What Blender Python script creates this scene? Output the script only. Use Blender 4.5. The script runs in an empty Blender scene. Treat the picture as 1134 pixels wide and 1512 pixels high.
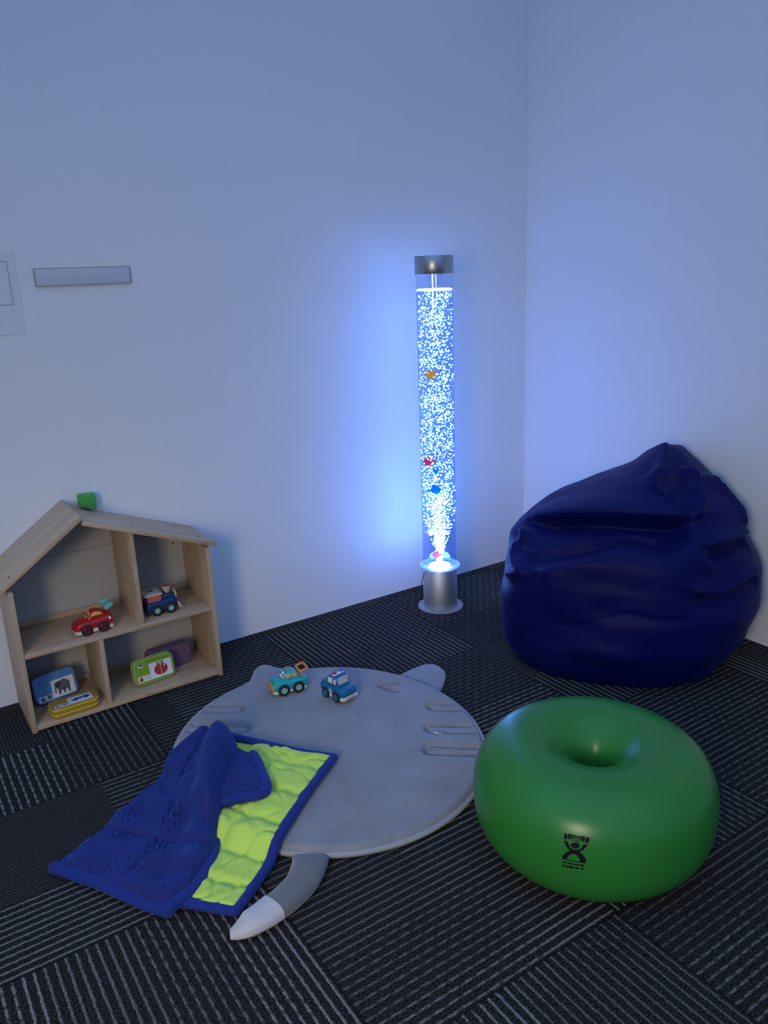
import bpy, bmesh, math, random
from mathutils import Vector, Matrix, noise

random.seed(7)
PI = math.pi
scene = bpy.context.scene
COL = scene.collection
def R(d): return math.radians(d)

# ------------------------------------------------------------------ materials
class NT:
    """small node-tree helper"""
    def __init__(self, name):
        self.m = bpy.data.materials.new(name); self.m.use_nodes = True
        self.t = self.m.node_tree; self.t.nodes.clear()
        self.out = self.t.nodes.new('ShaderNodeOutputMaterial')
    def n(self, typ, **kw):
        nd = self.t.nodes.new(typ)
        for k, v in kw.items(): setattr(nd, k, v)
        return nd
    def link(self, a, b): self.t.links.new(a, b)
    def put(self, sock, v):
        if hasattr(v, 'is_output') or isinstance(v, bpy.types.NodeSocket): self.link(v, sock)
        else: sock.default_value = v
    def math(self, op, a, b=None, c=None, clamp=False):
        nd = self.n('ShaderNodeMath', operation=op); nd.use_clamp = clamp
        for i, v in enumerate((a, b, c)):
            if v is not None: self.put(nd.inputs[i], v)
        return nd.outputs[0]
    def mix(self, f, a, b):
        nd = self.n('ShaderNodeMix', data_type='RGBA')
        self.put(nd.inputs[0], f)
        for s, v in ((6, a), (7, b)):
            if isinstance(v, tuple): v = (*v[:3], 1)
            self.put(nd.inputs[s], v)
        return nd.outputs[2]
    def coord(self, kind='Object', scale=(1, 1, 1)):
        tc = self.n('ShaderNodeTexCoord'); mp = self.n('ShaderNodeMapping')
        mp.inputs['Scale'].default_value = scale
        self.link(tc.outputs[kind], mp.inputs[0]); return mp.outputs[0]
    def noise(self, vec, scale, detail=3, rough=.5):
        nd = self.n('ShaderNodeTexNoise'); self.link(vec, nd.inputs['Vector'])
        nd.inputs['Scale'].default_value = scale; nd.inputs['Detail'].default_value = detail
        nd.inputs['Roughness'].default_value = rough
        return nd.outputs[0]
    def bump(self, h, strength=.3, dist=.01):
        b = self.n('ShaderNodeBump'); b.inputs['Strength'].default_value = strength
        b.inputs['Distance'].default_value = dist; self.link(h, b.inputs['Height']); return b.outputs[0]
    def bsdf(self, color, rough=.5, metal=0, normal=None, sheen=0, coat=0, spec=None, sheen_tint=None):
        b = self.n('ShaderNodeBsdfPrincipled')
        if isinstance(color, tuple): color = (*color[:3], 1)
        self.put(b.inputs['Base Color'], color); self.put(b.inputs['Roughness'], rough)
        b.inputs['Metallic'].default_value = metal
        if normal is not None: self.link(normal, b.inputs['Normal'])
        b.inputs['Sheen Weight'].default_value = sheen
        if sheen_tint: b.inputs['Sheen Tint'].default_value = (*sheen_tint, 1)
        b.inputs['Coat Weight'].default_value = coat
        if spec is not None: b.inputs['Specular IOR Level'].default_value = spec
        self.link(b.outputs[0], self.out.inputs[0]); return b
    def ramp(self, f, stops):
        r = self.n('ShaderNodeValToRGB'); self.link(f, r.inputs[0])
        el = r.color_ramp.elements
        while len(el) < len(stops): el.new(.5)
        for e, (p, c) in zip(el, stops): e.position = p; e.color = (*c, 1)
        return r.outputs[0]

def plastic(name, c, rough=.35, var=.06, coat=0, spec=None):
    k = NT(name); v = k.coord()
    f = k.noise(v, 60, 2)
    dk = tuple(x * (1 - var) for x in c); lt = tuple(min(1, x * (1 + var)) for x in c)
    k.bsdf(k.mix(f, dk, lt), rough, coat=coat, spec=spec); return k.m

def fabric(name, c, scale=500, rough=.9, sheen=.4, var=.25, bump=.25, big=9, sheen_tint=None, bd=.002):
    k = NT(name); v = k.coord()
    a = k.noise(v, scale, 2); b = k.noise(v, big, 4, .6)
    f = k.math('ADD', k.math('MULTIPLY', a, .45), k.math('MULTIPLY', b, .55))
    dk = tuple(x * (1 - var) for x in c); lt = tuple(min(1, x * (1 + var)) for x in c)
    col = k.mix(k.math('MULTIPLY_ADD', f, 2.2, -.6, clamp=True), dk, lt)
    k.bsdf(col, rough, normal=k.bump(a, bump, bd), sheen=sheen, sheen_tint=sheen_tint); return k.m

def wood(name, axis, tone=1.0):
    k = NT(name)
    sc = [38, 38, 38]; sc[axis] = 2.2
    v = k.coord('Object', tuple(sc)); g = k.noise(v, 1.6, 5, .6)
    sc2 = [26, 26, 26]; sc2[axis] = 5.0                     # finger-jointed staves
    v2 = k.coord('Object', tuple(sc2))
    vo = k.n('ShaderNodeTexVoronoi', distance='CHEBYCHEV'); k.link(v2, vo.inputs['Vector']); vo.inputs['Scale'].default_value = 1.5
    sep = k.n('ShaderNodeSeparateColor'); k.link(vo.outputs['Color'], sep.inputs[0])
    a = k.mix(g, tuple(x * tone for x in (.40, .275, .165)), tuple(x * tone for x in (.66, .50, .335)))
    b = k.mix(k.math('MULTIPLY', sep.outputs[0], .75), a, tuple(x * tone for x in (.42, .275, .165)))
    k.bsdf(b, .5, normal=k.bump(g, .12, .002), spec=.3); return k.m

def wall_paint(name):
    k = NT(name); v = k.coord('Object')
    a = k.noise(v, 260, 3, .6); b = k.noise(v, 2.2, 3)
    c = k.mix(b, (.74, .745, .75), (.80, .80, .80))
    k.bsdf(c, .75, normal=k.bump(a, .22, .002), spec=.25); return k.m

def carpet():
    k = NT('carpet_tile_loops'); M = k.math
    tc = k.n('ShaderNodeTexCoord'); sx = k.n('ShaderNodeSeparateXYZ'); k.link(tc.outputs['Object'], sx.inputs[0])
    wob = k.noise(tc.outputs['Object'], 90, 2)
    wv = M('MULTIPLY', M('SUBTRACT', wob, .5), .0050)
    X, Y = sx.outputs[0], sx.outputs[1]
    U = M('MULTIPLY', M('ADD', X, 0.70693 + 10), 2.0); V = M('MULTIPLY', M('SUBTRACT', 10 - 0.03991, Y), 2.0)
    iu, iv = M('FLOOR', U), M('FLOOR', V)
    fu, fv = M('SUBTRACT', U, iu), M('SUBTRACT', V, iv)
    par = M('MODULO', M('ADD', iu, iv), 2.0)                # quarter-turned tiles
    wn = k.n('ShaderNodeTexWhiteNoise', noise_dimensions='2D')
    cb = k.n('ShaderNodeCombineXYZ'); k.link(iu, cb.inputs[0]); k.link(iv, cb.inputs[1]); k.link(cb.outputs[0], wn.inputs['Vector'])
    ts = k.n('ShaderNodeSeparateColor'); k.link(wn.outputs['Color'], ts.inputs[0])
    r1, r2, r3 = ts.outputs
    def sel(a, b): return M('ADD', M('MULTIPLY', par, a), M('MULTIPLY', M('SUBTRACT', 1.0, par), b))
    # par==1 here: stripes run along y (vary over u);  par==0: along x
    s = sel(fu, fv); t = sel(fv, fu)
    sw = M('ADD', s, M('MULTIPLY', wv, 2.0))
    NS = 28.0
    ph = M('FRACT', M('MULTIPLY', sw, NS))
    tri = M('ABSOLUTE', M('SUBTRACT', ph, .5))              # 0 on the stripe centre
    line = M('SUBTRACT', 1.0, M('SMOOTH_MIN', M('DIVIDE', tri, M('MULTIPLY_ADD', k.noise(tc.outputs['Object'], 140, 2), .16, .09)), 1.0, .2), clamp=True)
    line = M('POWER', line, .6)
    ph2 = M('FRACT', M('MULTIPLY', sw, NS * 2)); fine = M('SUBTRACT', 1.0, M('DIVIDE', M('ABSOLUTE', M('SUBTRACT', ph2, .5)), .30), clamp=True)
    sid = M('FLOOR', M('MULTIPLY', sw, NS))
    # zones: rectangles inside a tile with bright, faint or dotted stripes
    def zone(a, ns, b, nt, seed):
        w = k.n('ShaderNodeTexWhiteNoise', noise_dimensions='3D'); c = k.n('ShaderNodeCombineXYZ')
        za = M('FLOOR', M('ADD', M('MULTIPLY', a, ns), M('MULTIPLY', r1, 1.0)))
        zb = M('FLOOR', M('ADD', M('MULTIPLY', b, nt), M('MULTIPLY', r2, 1.0)))
        k.link(M('ADD', za, M('MULTIPLY', iu, 7.0)), c.inputs[0]); k.link(M('ADD', zb, M('MULTIPLY', iv, 11.0)), c.inputs[1]); c.inputs[2].default_value = seed
        k.link(c.outputs[0], w.inputs['Vector']); return w.outputs['Value']
    z1 = zone(s, 1.7, t, 1.5, 3.1); z2 = zone(s, 2.6, t, 1.2, 8.7)
    isf = M('LESS_THAN', z1, .17)
    line = M('ADD', M('MULTIPLY', line, M('SUBTRACT', 1.0, isf)), M('MULTIPLY', M('MULTIPLY', fine, .75), isf))
    bright = M('MULTIPLY_ADD', M('POWER', z1, 1.2), .72, .24)
    dotted = M('GREATER_THAN', z2, .60)
    alt = M('MULTIPLY', M('MODULO', sid, 2.0), .5)
    dp = M('FRACT', M('ADD', M('MULTIPLY', t, 17.0), alt))
    dots = M('MULTIPLY_ADD', M('GREATER_THAN', M('ADD', dp, M('MULTIPLY', M('SUBTRACT', wob, .5), .5)), .38), .62, .38)
    dmul = M('ADD', M('MULTIPLY', dotted, dots), M('SUBTRACT', 1.0, dotted))
    fib = k.noise(tc.outputs['Object'], 330, 2, .7)
    fibf = M('MULTIPLY_ADD', fib, 4.2, -1.75, clamp=True)
    amt = M('MULTIPLY', M('MULTIPLY', M('MULTIPLY', line, bright), dmul), M('MULTIPLY_ADD', fibf, .65, .45), clamp=True)
    # seam between tiles
    eu = M('MINIMUM', fu, M('SUBTRACT', 1.0, fu)); ev = M('MINIMUM', fv, M('SUBTRACT', 1.0, fv))
    seam = M('LESS_THAN', M('MINIMUM', eu, ev), .004)
    base = k.mix(fibf, (.003, .003, .003), (.050, .048, .046))
    col = k.mix(amt, base, (.34, .325, .30))
    col = k.mix(M('MULTIPLY', seam, .7), col, (.006, .006, .008))
    h = M('ADD', M('MULTIPLY', line, .7), M('MULTIPLY', fib, .6))
    k.bsdf(col, .95, normal=k.bump(h, .6, .004), spec=.06); return k.m

def clear_acrylic(name, tint=(.93, .96, 1.0), refl=1.0, rough=.03):
    k = NT(name); lw = k.n('ShaderNodeLayerWeight'); lw.inputs[0].default_value = .5
    fr = k.math('MULTIPLY_ADD', k.math('POWER', lw.outputs['Facing'], 5.0), .30, .035)
    tr = k.n('ShaderNodeBsdfTransparent'); tr.inputs[0].default_value = (*tint, 1)
    gl = k.n('ShaderNodeBsdfGlossy'); gl.inputs['Roughness'].default_value = rough
    gl.inputs['Color'].default_value = (.9, .93, 1, 1)
    mx = k.n('ShaderNodeMixShader'); k.link(k.math('MULTIPLY', fr, refl, clamp=True), mx.inputs[0])
    k.link(tr.outputs[0], mx.inputs[1]); k.link(gl.outputs[0], mx.inputs[2]); k.link(mx.outputs[0], k.out.inputs[0])
    return k.m

def glow(name, c, strength):
    k = NT(name); v = k.coord()
    e = k.n('ShaderNodeEmission'); e.inputs[0].default_value = (*c, 1)
    f = k.noise(v, 70, 2); k.link(k.math('MULTIPLY_ADD', f, strength * .6, strength * .7), e.inputs[1])
    k.link(e.outputs[0], k.out.inputs[0]); return k.m

def brushed(name, c=(.62, .63, .66), rough=.32):
    k = NT(name); v = k.coord('Object', (60, 60, 900))
    a = k.noise(v, 1.0, 3)
    k.bsdf(k.mix(a, tuple(x * .85 for x in c), c), k.math('MULTIPLY_ADD', a, .15, rough), metal=1, normal=k.bump(a, .05, .001)); return k.m

MAT = dict(
    wall=wall_paint('white_wall_paint'), carpet=carpet(),
    wood_x=wood('pine_along_x', 0), wood_y=wood('pine_along_y', 1), wood_z=wood('pine_along_z', 2),
    backboard=plastic('white_backboard', (.43, .42, .40), .6, .04, spec=.2),
    chimney=plastic('green_painted_block', (.05, .34, .05), .5, .1),
    screw=plastic('dark_screw_hole', (.02, .015, .012), .6),
    acrylic=clear_acrylic('clear_acrylic'), water=clear_acrylic('blue_lit_water', (.80, .88, 1.0), .5),
    silver=brushed('brushed_silver', (.72, .73, .77), .48), silver_dark=brushed('brushed_cap', (.42, .43, .46), .28),
    bubbles=glow('glowing_bubbles', (.165, .340, 1.0), 44.0), led=glow('led_light', (.24, .42, 1.0), 60.0),  # emission on the bubbles stands in for LED light they would scatter
    cord=plastic('black_cord', (.02, .02, .025), .5),
    beanbag=None, donut=None,
    cream=plastic('cream_plastic', (.72, .66, .50), .4), tire=plastic('black_rubber', (.012, .012, .014), .6),
    red=plastic('red_plastic', (.45, .015, .012), .28), maroon=plastic('maroon_plastic', (.16, .010, .016), .35),
    mint=plastic('mint_plastic', (.19, .50, .38), .35), yellow=plastic('amber_plastic', (.78, .38, .07), .35),
    white=plastic('white_plastic', (.8, .8, .78), .35), black=plastic('black_print', (.007, .007, .007), .6, spec=.12),
    navy=plastic('navy_plastic', (.010, .035, .13), .38), coral=plastic('coral_plastic', (.52, .13, .09), .45),
    beige=plastic('beige_plastic', (.58, .46, .34), .45), teal=plastic('teal_plastic', (.012, .36, .36), .25),
    orange=plastic('orange_plastic', (.70, .22, .02), .35), blue=plastic('blue_plastic', (.006, .125, .27), .25),
    window=plastic('grey_window', (.42, .43, .44), .35), bluelamp=plastic('blue_lamp_plastic', (.02, .18, .75), .25),
    tin_green=plastic('lime_tin', (.22, .36, .008), .4), tin_rim=plastic('tin_rim', (.55, .58, .45), .35),
    tin_dgreen=plastic('dark_green_print', (.11, .20, .006), .45),
    tin_blue=plastic('sky_blue_tin', (.085, .25, .52), .4), tin_blue_rim=plastic('blue_tin_rim', (.16, .17, .30), .35),
    tin_yellow=plastic('mustard_tin', (.46, .28, .012), .35), tin_yellow_rim=plastic('yellow_tin_rim', (.80, .66, .25), .35),
    card=plastic('white_card', (.72, .74, .78), .6), apple=plastic('apple_red', (.42, .03, .02), .5),
    leaf=plastic('leaf_green', (.07, .17, .02), .5), pear=plastic('pear_cream', (.70, .66, .35), .5),
    elephant=plastic('elephant_grey', (.10, .11, .12), .55), printblue=plastic('blue_print', (.03, .07, .35), .5),
    paper=plastic('white_paper', (.70, .705, .72), .7, .03), ink=plastic('grey_ink', (.16, .165, .18), .7),
    plate=plastic('pale_plate', (.57, .59, .63), .8, .03, spec=.1), plate_edge=plastic('plate_edge', (.20, .21, .24), .5),
    plush=fabric('grey_plush', (.22, .225, .24), 420, .95, .35, .30, .3, 11, (.8, .85, 1)),
    plush_rim=fabric('grey_piping', (.30, .305, .32), 300, .9, .3, .12, .3, 20),
    plush_pale=fabric('pale_plush', (.50, .47, .47), 420, .95, .35, .12, .3, 10),
    plush_dark=fabric('dark_plush', (.135, .14, .145), 420, .95, .3, .2, .3, 10),
    minky=fabric('royal_blue_minky', (.0012, .0095, .130), 240, .8, .32, .5, .6, 18, (.08, .30, 1), .004),
    minky_hem=fabric('royal_blue_hem', (.0015, .015, .165), 260, .85, .3, .2, .4, 25, (.15, .35, 1), .003),
    lime=fabric('lime_fleece', (.50, .70, .10), 300, .95, .35, .14, .35, 14, (.8, 1, .5)),
)
def fish_plastic(name, c):
    k = NT(name); v = k.coord(); f = k.noise(v, 120, 2)
    b = k.bsdf(k.mix(f, tuple(x * .85 for x in c), c), .3)
    t = k.n('ShaderNodeBsdfTranslucent'); t.inputs[0].default_value = (*c, 1)
    mx = k.n('ShaderNodeMixShader'); mx.inputs[0].default_value = .75
    k.link(b.outputs[0], mx.inputs[1]); k.link(t.outputs[0], mx.inputs[2]); k.link(mx.outputs[0], k.out.inputs[0]); return k.m
for _n, _c in dict(fish_orange=(1, .52, .07), fish_yellow=(1, .93, .50), fish_red=(1, .10, .14), fish_blue=(.01, .42, .9), fish_pink=(1, .30, .42), fish_pale=(.9, .68, .60)).items():
    MAT[_n] = fish_plastic(_n, _c)
def beanbag_mat():
    k = NT('navy_vinyl_cloth'); v = k.coord()
    a = k.noise(v, 700, 2); b = k.noise(v, 5, 3)
    k.bsdf(k.mix(b, (.0010, .0022, .054), (.0016, .0036, .082)), .55, normal=k.bump(a, .12, .001), spec=.13, sheen=.04, sheen_tint=(.3, .4, 1)); return k.m
def donut_mat():
    k = NT('green_vinyl'); v = k.coord()
    a = k.noise(v, 900, 2); b = k.noise(v, 6, 3)
    k.bsdf(k.mix(b, (.022, .165, .024), (.028, .195, .031)), k.math('MULTIPLY_ADD', b, .08, .27), normal=k.bump(a, .05, .0006), spec=.36); return k.m
MAT['beanbag'] = beanbag_mat(); MAT['donut'] = donut_mat()
def purple_clear():
    k = NT('purple_clear_plastic')
    tr = k.n('ShaderNodeBsdfTransparent'); tr.inputs[0].default_value = (.62, .52, .66, 1)
    b = k.bsdf((.24, .16, .27), .25)
    mx = k.n('ShaderNodeMixShader'); mx.inputs[0].default_value = .55
    k.link(tr.outputs[0], mx.inputs[1]); k.link(b.outputs[0], mx.inputs[2]); k.link(mx.outputs[0], k.out.inputs[0]); return k.m
def frosted():
    k = NT('frosted_acrylic')
    tr = k.n('ShaderNodeBsdfTransparent'); tr.inputs[0].default_value = (.9, .94, 1, 1)
    b = k.bsdf((.62, .68, .80), .15, spec=.6)
    lw = k.n('ShaderNodeLayerWeight'); lw.inputs[0].default_value = .5
    mx = k.n('ShaderNodeMixShader'); k.link(k.math('MULTIPLY_ADD', lw.outputs['Facing'], .35, .22, clamp=True), mx.inputs[0])
    k.link(tr.outputs[0], mx.inputs[1]); k.link(b.outputs[0], mx.inputs[2]); k.link(mx.outputs[0], k.out.inputs[0]); return k.m
MAT['frosted'] = frosted()
MAT['purple'] = purple_clear()
MAT['purple_rim'] = plastic('purple_rim', (.13, .085, .15), .35)

# ------------------------------------------------------------------ mesh helpers
def obj(name, bm, mat, parent=None, sharp=40, loc=None):
    bmesh.ops.recalc_face_normals(bm, faces=bm.faces)
    me = bpy.data.meshes.new(name); bm.to_mesh(me); bm.free()
    for p in me.polygons: p.use_smooth = True
    if sharp is not None: me.set_sharp_from_angle(angle=R(sharp))
    if mat is not None: me.materials.append(MAT[mat] if isinstance(mat, str) else mat)
    o = bpy.data.objects.new(name, me); COL.objects.link(o)
    if parent is not None: o.parent = parent
    if loc is not None: o.location = loc
    return o
def tag(o, label, cat, group=None):
    o['label'] = label; o['category'] = cat
    if group: o['group'] = group
    return o
def thing(name, label, cat, loc=(0, 0, 0), rz=0, group=None, rot=None):
    o = bpy.data.objects.new(name, None); COL.objects.link(o); o.empty_display_size = .05
    o.location = loc; o.rotation_euler = rot if rot else (0, 0, rz)
    return tag(o, label, cat, group)
def struct(name, bm, mat):
    o = obj(name, bm, mat); o['kind'] = 'structure'; return o
def NB(): return bmesh.new()
def merge(bm, t, M=None):
    if M is not None: bmesh.ops.transform(t, matrix=M, verts=t.verts)
    me = bpy.data.meshes.new('tmp'); t.to_mesh(me); t.free(); bm.from_mesh(me); bpy.data.meshes.remove(me)
def box(bm, c, s, bev=0, seg=2, M=None):
    t = NB(); bmesh.ops.create_cube(t, size=1)
    bmesh.ops.transform(t, matrix=Matrix.Diagonal((*s, 1)), verts=t.verts)
    if bev: bmesh.ops.bevel(t, geom=t.edges[:], offset=bev, segments=seg, profile=.5, affect='EDGES')
    merge(bm, t, (M or Matrix()) @ Matrix.Translation(c)); return bm
def lathe(bm, prof, seg=48, M=None, closed=False):
    t = NB(); rings = []
    for r, z in prof:
        if r < 1e-6: rings.append([t.verts.new((0, 0, z))])
        else: rings.append([t.verts.new((r * math.cos(2*PI*i/seg), r * math.sin(2*PI*i/seg), z)) for i in range(seg)])
    prs = list(zip(rings, rings[1:])) + ([(rings[-1], rings[0])] if closed else [])
    for a, b in prs:
        for i in range(seg):
            j = (i + 1) % seg
            if len(a) == 1 and len(b) == 1: continue
            if len(a) == 1: t.faces.new((a[0], b[i], b[j]))
            elif len(b) == 1: t.faces.new((a[i], a[j], b[0]))
            else: t.faces.new((a[i], a[j], b[j], b[i]))
    merge(bm, t, M); return bm
def cyl(bm, r, h, M=None, seg=32, bev=.0):
    b = min(bev, r * .5, h * .45)
    pr = [(0, 0), (r - b, 0), (r - b * .3, b * .3), (r, b), (r, h - b), (r - b * .3, h - b * .3), (r - b, h), (0, h)] if b else [(0, 0), (r, 0), (r, h), (0, h)]
    return lathe(bm, pr, seg, M)
def loft(bm, rings, cap=True, close=True, M=None):
    t = NB(); R_ = [[t.verts.new(p) for p in r] for r in rings]; n = len(R_[0])
    for a, b in zip(R_, R_[1:]):
        for i in range(n if close else n - 1):
            j = (i + 1) % n; t.faces.new((a[i], a[j], b[j], b[i]))
    if cap: t.faces.new(R_[0][::-1]); t.faces.new(R_[-1])
    merge(bm, t, M); return bm
def prism(bm, pts, depth, M=None, bev=0, seg=2):
    t = NB(); vs = [t.verts.new((x, y, 0)) for x, y in pts]; f = t.faces.new(vs)
    r = bmesh.ops.extrude_face_region(t, geom=[f])
    bmesh.ops.translate(t, vec=(0, 0, depth), verts=[v for v in r['geom'] if isinstance(v, bmesh.types.BMVert)])
    if bev:
        top = [e for e in t.edges if all(abs(v.co.z - depth) < 1e-7 for v in e.verts)] + [e for e in t.edges if all(abs(v.co.z) < 1e-7 for v in e.verts)]
        bmesh.ops.bevel(t, geom=top, offset=bev, segments=seg, profile=.5, affect='EDGES')
    merge(bm, t, M); return bm
def rrect(w, h, r, n=6, cx=0, cy=0):
    out = []
    for sx, sy, a0 in ((1, 1, 0), (-1, 1, 90), (-1, -1, 180), (1, -1, 270)):
        for i in range(n + 1):
            a = R(a0 + 90 * i / n); out.append((cx + sx * (w/2 - r) + r * math.cos(a), cy + sy * (h/2 - r) + r * math.sin(a)))
    return out
def ell(rx, ry, cx=0, cy=0, n=28, a0=0, a1=360):
    full = abs(a1 - a0) >= 360
    return [(cx + rx * math.cos(R(a0 + (a1-a0) * i / (n if full else n-1))), cy + ry * math.sin(R(a0 + (a1-a0) * i / (n if full else n-1)))) for i in range(n)]
def catmull(P, n=8, closed=False):
    P = [Vector(p) for p in P]; out = []; m = len(P)
    for i in range(m if closed else m - 1):
        g = (lambda k: P[k % m]) if closed else (lambda k: P[max(0, min(m - 1, k))])
        p0, p1, p2, p3 = g(i-1), g(i), g(i+1), g(i+2)
        for j in range(n):
            t = j / n
            out.append(.5 * ((2*p1) + (p2-p0)*t + (2*p0-5*p1+4*p2-p3)*t*t + (3*p1-p0-3*p2+p3)*t**3))
    if not closed: out.append(P[-1].copy())
    return out
def sweep(bm, pts, rad, seg=10, flat=1.0, closed=False, up=Vector((0, 0, 1))):
    """tube along pts; rad number or list; flat squashes it along 'up'"""
    pts = [Vector(p) for p in pts]; rings = []; m = len(pts)
    for i, p in enumerate(pts):
        a = pts[(i-1) % m] if closed else pts[max(0, i-1)]; b = pts[(i+1) % m] if closed else pts[min(m-1, i+1)]
        tg = (b - a).normalized(); side = tg.cross(up)
        if side.length < 1e-4: side = tg.cross(Vector((1, 0, 0)))
        side.normalize(); u = side.cross(tg).normalized()
        r = rad[i] if isinstance(rad, (list, tuple)) else rad
        rings.append([p + side * r * math.cos(2*PI*k/seg) + u * r * flat * math.sin(2*PI*k/seg) for k in range(seg)])
    if closed: rings.append(rings[0])
    return loft(bm, rings, cap=not closed)
def sgp(v, e): return math.copysign(abs(v) ** e, v)
def lerpk(keys, x):
    if x <= keys[0][0]: return keys[0][1:]
    for a, b in zip(keys, keys[1:]):
        if x <= b[0]:
            t = (x - a[0]) / (b[0] - a[0]); return tuple(p + (q - p) * t for p, q in zip(a[1:], b[1:]))
    return keys[-1][1:]
def sstep(a, b, x):
    t = max(0, min(1, (x - a) / (b - a))); return t * t * (3 - 2 * t)
def text_bm(body, size):
    cu = bpy.data.curves.new('txt', 'FONT'); cu.body = body; cu.size = size; cu.align_x = 'CENTER'; cu.align_y = 'CENTER'; cu.extrude = 0; cu.resolution_u = 2
    o = bpy.data.objects.new('txt', cu); COL.objects.link(o)
    dg = bpy.context.evaluated_depsgraph_get(); dg.update()
    me = bpy.data.meshes.new_from_object(o.evaluated_get(dg)); b = NB(); b.from_mesh(me)
    bpy.data.objects.remove(o); bpy.data.curves.remove(cu); bpy.data.meshes.remove(me); return b

# ------------------------------------------------------------------ room shell
def slab(name, lo, hi, mat):
    b = NB(); box(b, [(a+c)/2 for a, c in zip(lo, hi)], [c-a for a, c in zip(lo, hi)]); return struct(name, b, mat)
slab('floor', (-4.2, -4.2, -.05), (.1, .1, 0), 'carpet')
slab('wall_left', (-4.2, 0, 0), (.1, .1, 2.7), 'wall')
slab('wall_right', (0, -4.2, 0), (.1, 0, 2.7), 'wall')

# ------------------------------------------------------------------ sign plate and paper on the wall
b = NB(); box(b, (0, -.003, 0), (.250, .006, .0445), .0012)
pl = thing('sign_plate', 'blank pale narrow plate on the left wall, right of the paper sheet', 'sign plate', (-1.6205, 0, 1.172), rot=(0, R(.1), 0))
obj('plate_face', b, 'plate', pl)
b = NB()
for s in (-1, 1):
    box(b, (0, -.0035, s * .0222), (.2515, .0066, .0008)); box(b, (s * .1254, -.0035, 0), (.0008, .0066, .0454))
obj('plate_edge', b, 'plate_edge', pl)
pp = thing('paper_sheet', 'paper sheet with printed frame pinned to the left wall at the photo edge', 'paper', (-1.936, 0, 1.136))
b = NB(); box(b, (0, -.0008, 0), (.297, .0012, .212), 0); obj('sheet', b, 'paper', pp)
b = NB()
for s in (-1, 1):
    box(b, (-.01, -.0016, .024 + s * .054), (.277, .0006, .0011)); box(b, (-.01 + s * .1383, -.0016, .024), (.0011, .0006, .109))
obj('printed_frame', b, 'ink', pp)

# ------------------------------------------------------------------ house-shaped shelf
D = .211
sh = thing('house_shelf', 'wooden house-shaped toy shelf with sloping roof against the left wall', 'toy shelf', (0, 0, 0))
def board(name, lo, hi, mat, bev=.0012):
    b = NB(); c = Vector([(p+q)/2 for p, q in zip(lo, hi)]); s = [q-p for p, q in zip(lo, hi)]
    box(b, (0, 0, 0), s, bev); return obj(name, b, mat, sh, loc=c)
XL, XR = -1.968, -1.424
board('side_panel', (XL, -D, 0), (XL + .0125, -.004, .405), 'wood_z')
board('side_panel', (XR - .0125, -D, 0), (XR, -.004, .4085), 'wood_z')
board('bottom_shelf', (XL + .0127, -D, .005), (XR - .0127, -.006, .018), 'wood_x')
board('middle_shelf', (XL + .0127, -D, .2145), (XR - .0127, -.006, .227), 'wood_x')
board('lower_divider', (-1.766, -D + .001, .0182), (-1.7535, -.014, .2143), 'wood_z')
# upper divider follows the roof slope on top
PK = Vector((-1.768, .5665)); EL = Vector((-1.990, .4005)); ER = Vector((-1.406, .4075))     # under-side line of the roof (x, z)
def roof_z(x):
    if x < PK.x: return EL.y + (PK.y - .012 - EL.y) * (x - EL.x) / (PK.x - EL.x)
    return ER.y + (PK.y - .012 - ER.y) * (ER.x - x) / (ER.x - PK.x)
b = NB(); cx = -1.642
prism(b, [(-.006, .2272 - .36), (.006, .2272 - .36), (.006, roof_z(cx + .006) - .361), (-.006, roof_z(cx - .006) - .361)], D - .016, Matrix.Rotation(R(90), 4, 'X'), .0008)
obj('upper_divider', b, 'wood_z', sh, loc=(cx, -.014, .36))
def roof_panel(p, q, mat):
    d = (q - p); L = d.length; ang = math.atan2(d.y, d.x)
    b = NB(); box(b, (L/2, 0, .006), (L, D + .004, .012), .0012)
    o = obj('roof_panel', b, mat, sh, loc=(p.x, -(D + .004)/2 - .001, p.y)); o.rotation_euler = (0, -ang, 0); return o
u = (PK - EL).normalized(); v = (ER - PK).normalized()
roof_panel(EL - Vector((0, 0)), PK + u * .010 - Vector((0, .0105)), 'wood_x')
roof_panel(PK + Vector((.0020, -.0212)), ER, 'wood_x')
# white back boards (lower board, and a gable board above the seam)
b = NB(); prism(b, [(XL + .013, .0185), (XR - .013, .0185), (XR - .013, .4075), (-1.434, .4145), (-1.945, .4145), (XL + .013, .404)], .004, Matrix.Rotation(R(90), 4, 'X'))
obj('back_board', b, 'backboard', sh, loc=(0, -.002, 0))
b = NB(); prism(b, [(-1.935, .4158), (-1.455, .4158), (-1.766, .548)], .004, Matrix.Rotation(R(90), 4, 'X'))
obj('gable_board', b, 'backboard', sh, loc=(0, -.002, 0))
b = NB(); cyl(b, .0028, .001, Matrix.Translation((-1.466, -.0061, .377)) @ Matrix.Rotation(R(90), 4, 'X'), 16); obj('screw_hole', b, 'screw', sh)
for x0, x1, z in ((XL + .013, -1.6485, .2272), (-1.6355, XR - .013, .2272), (XL + .013, -1.7665, .0182), (-1.753, XR - .013, .0182)):
    board('back_rail', (x0, -.013, z), (x1, -.0065, z + .016), 'wood_x', .0006)
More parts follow.
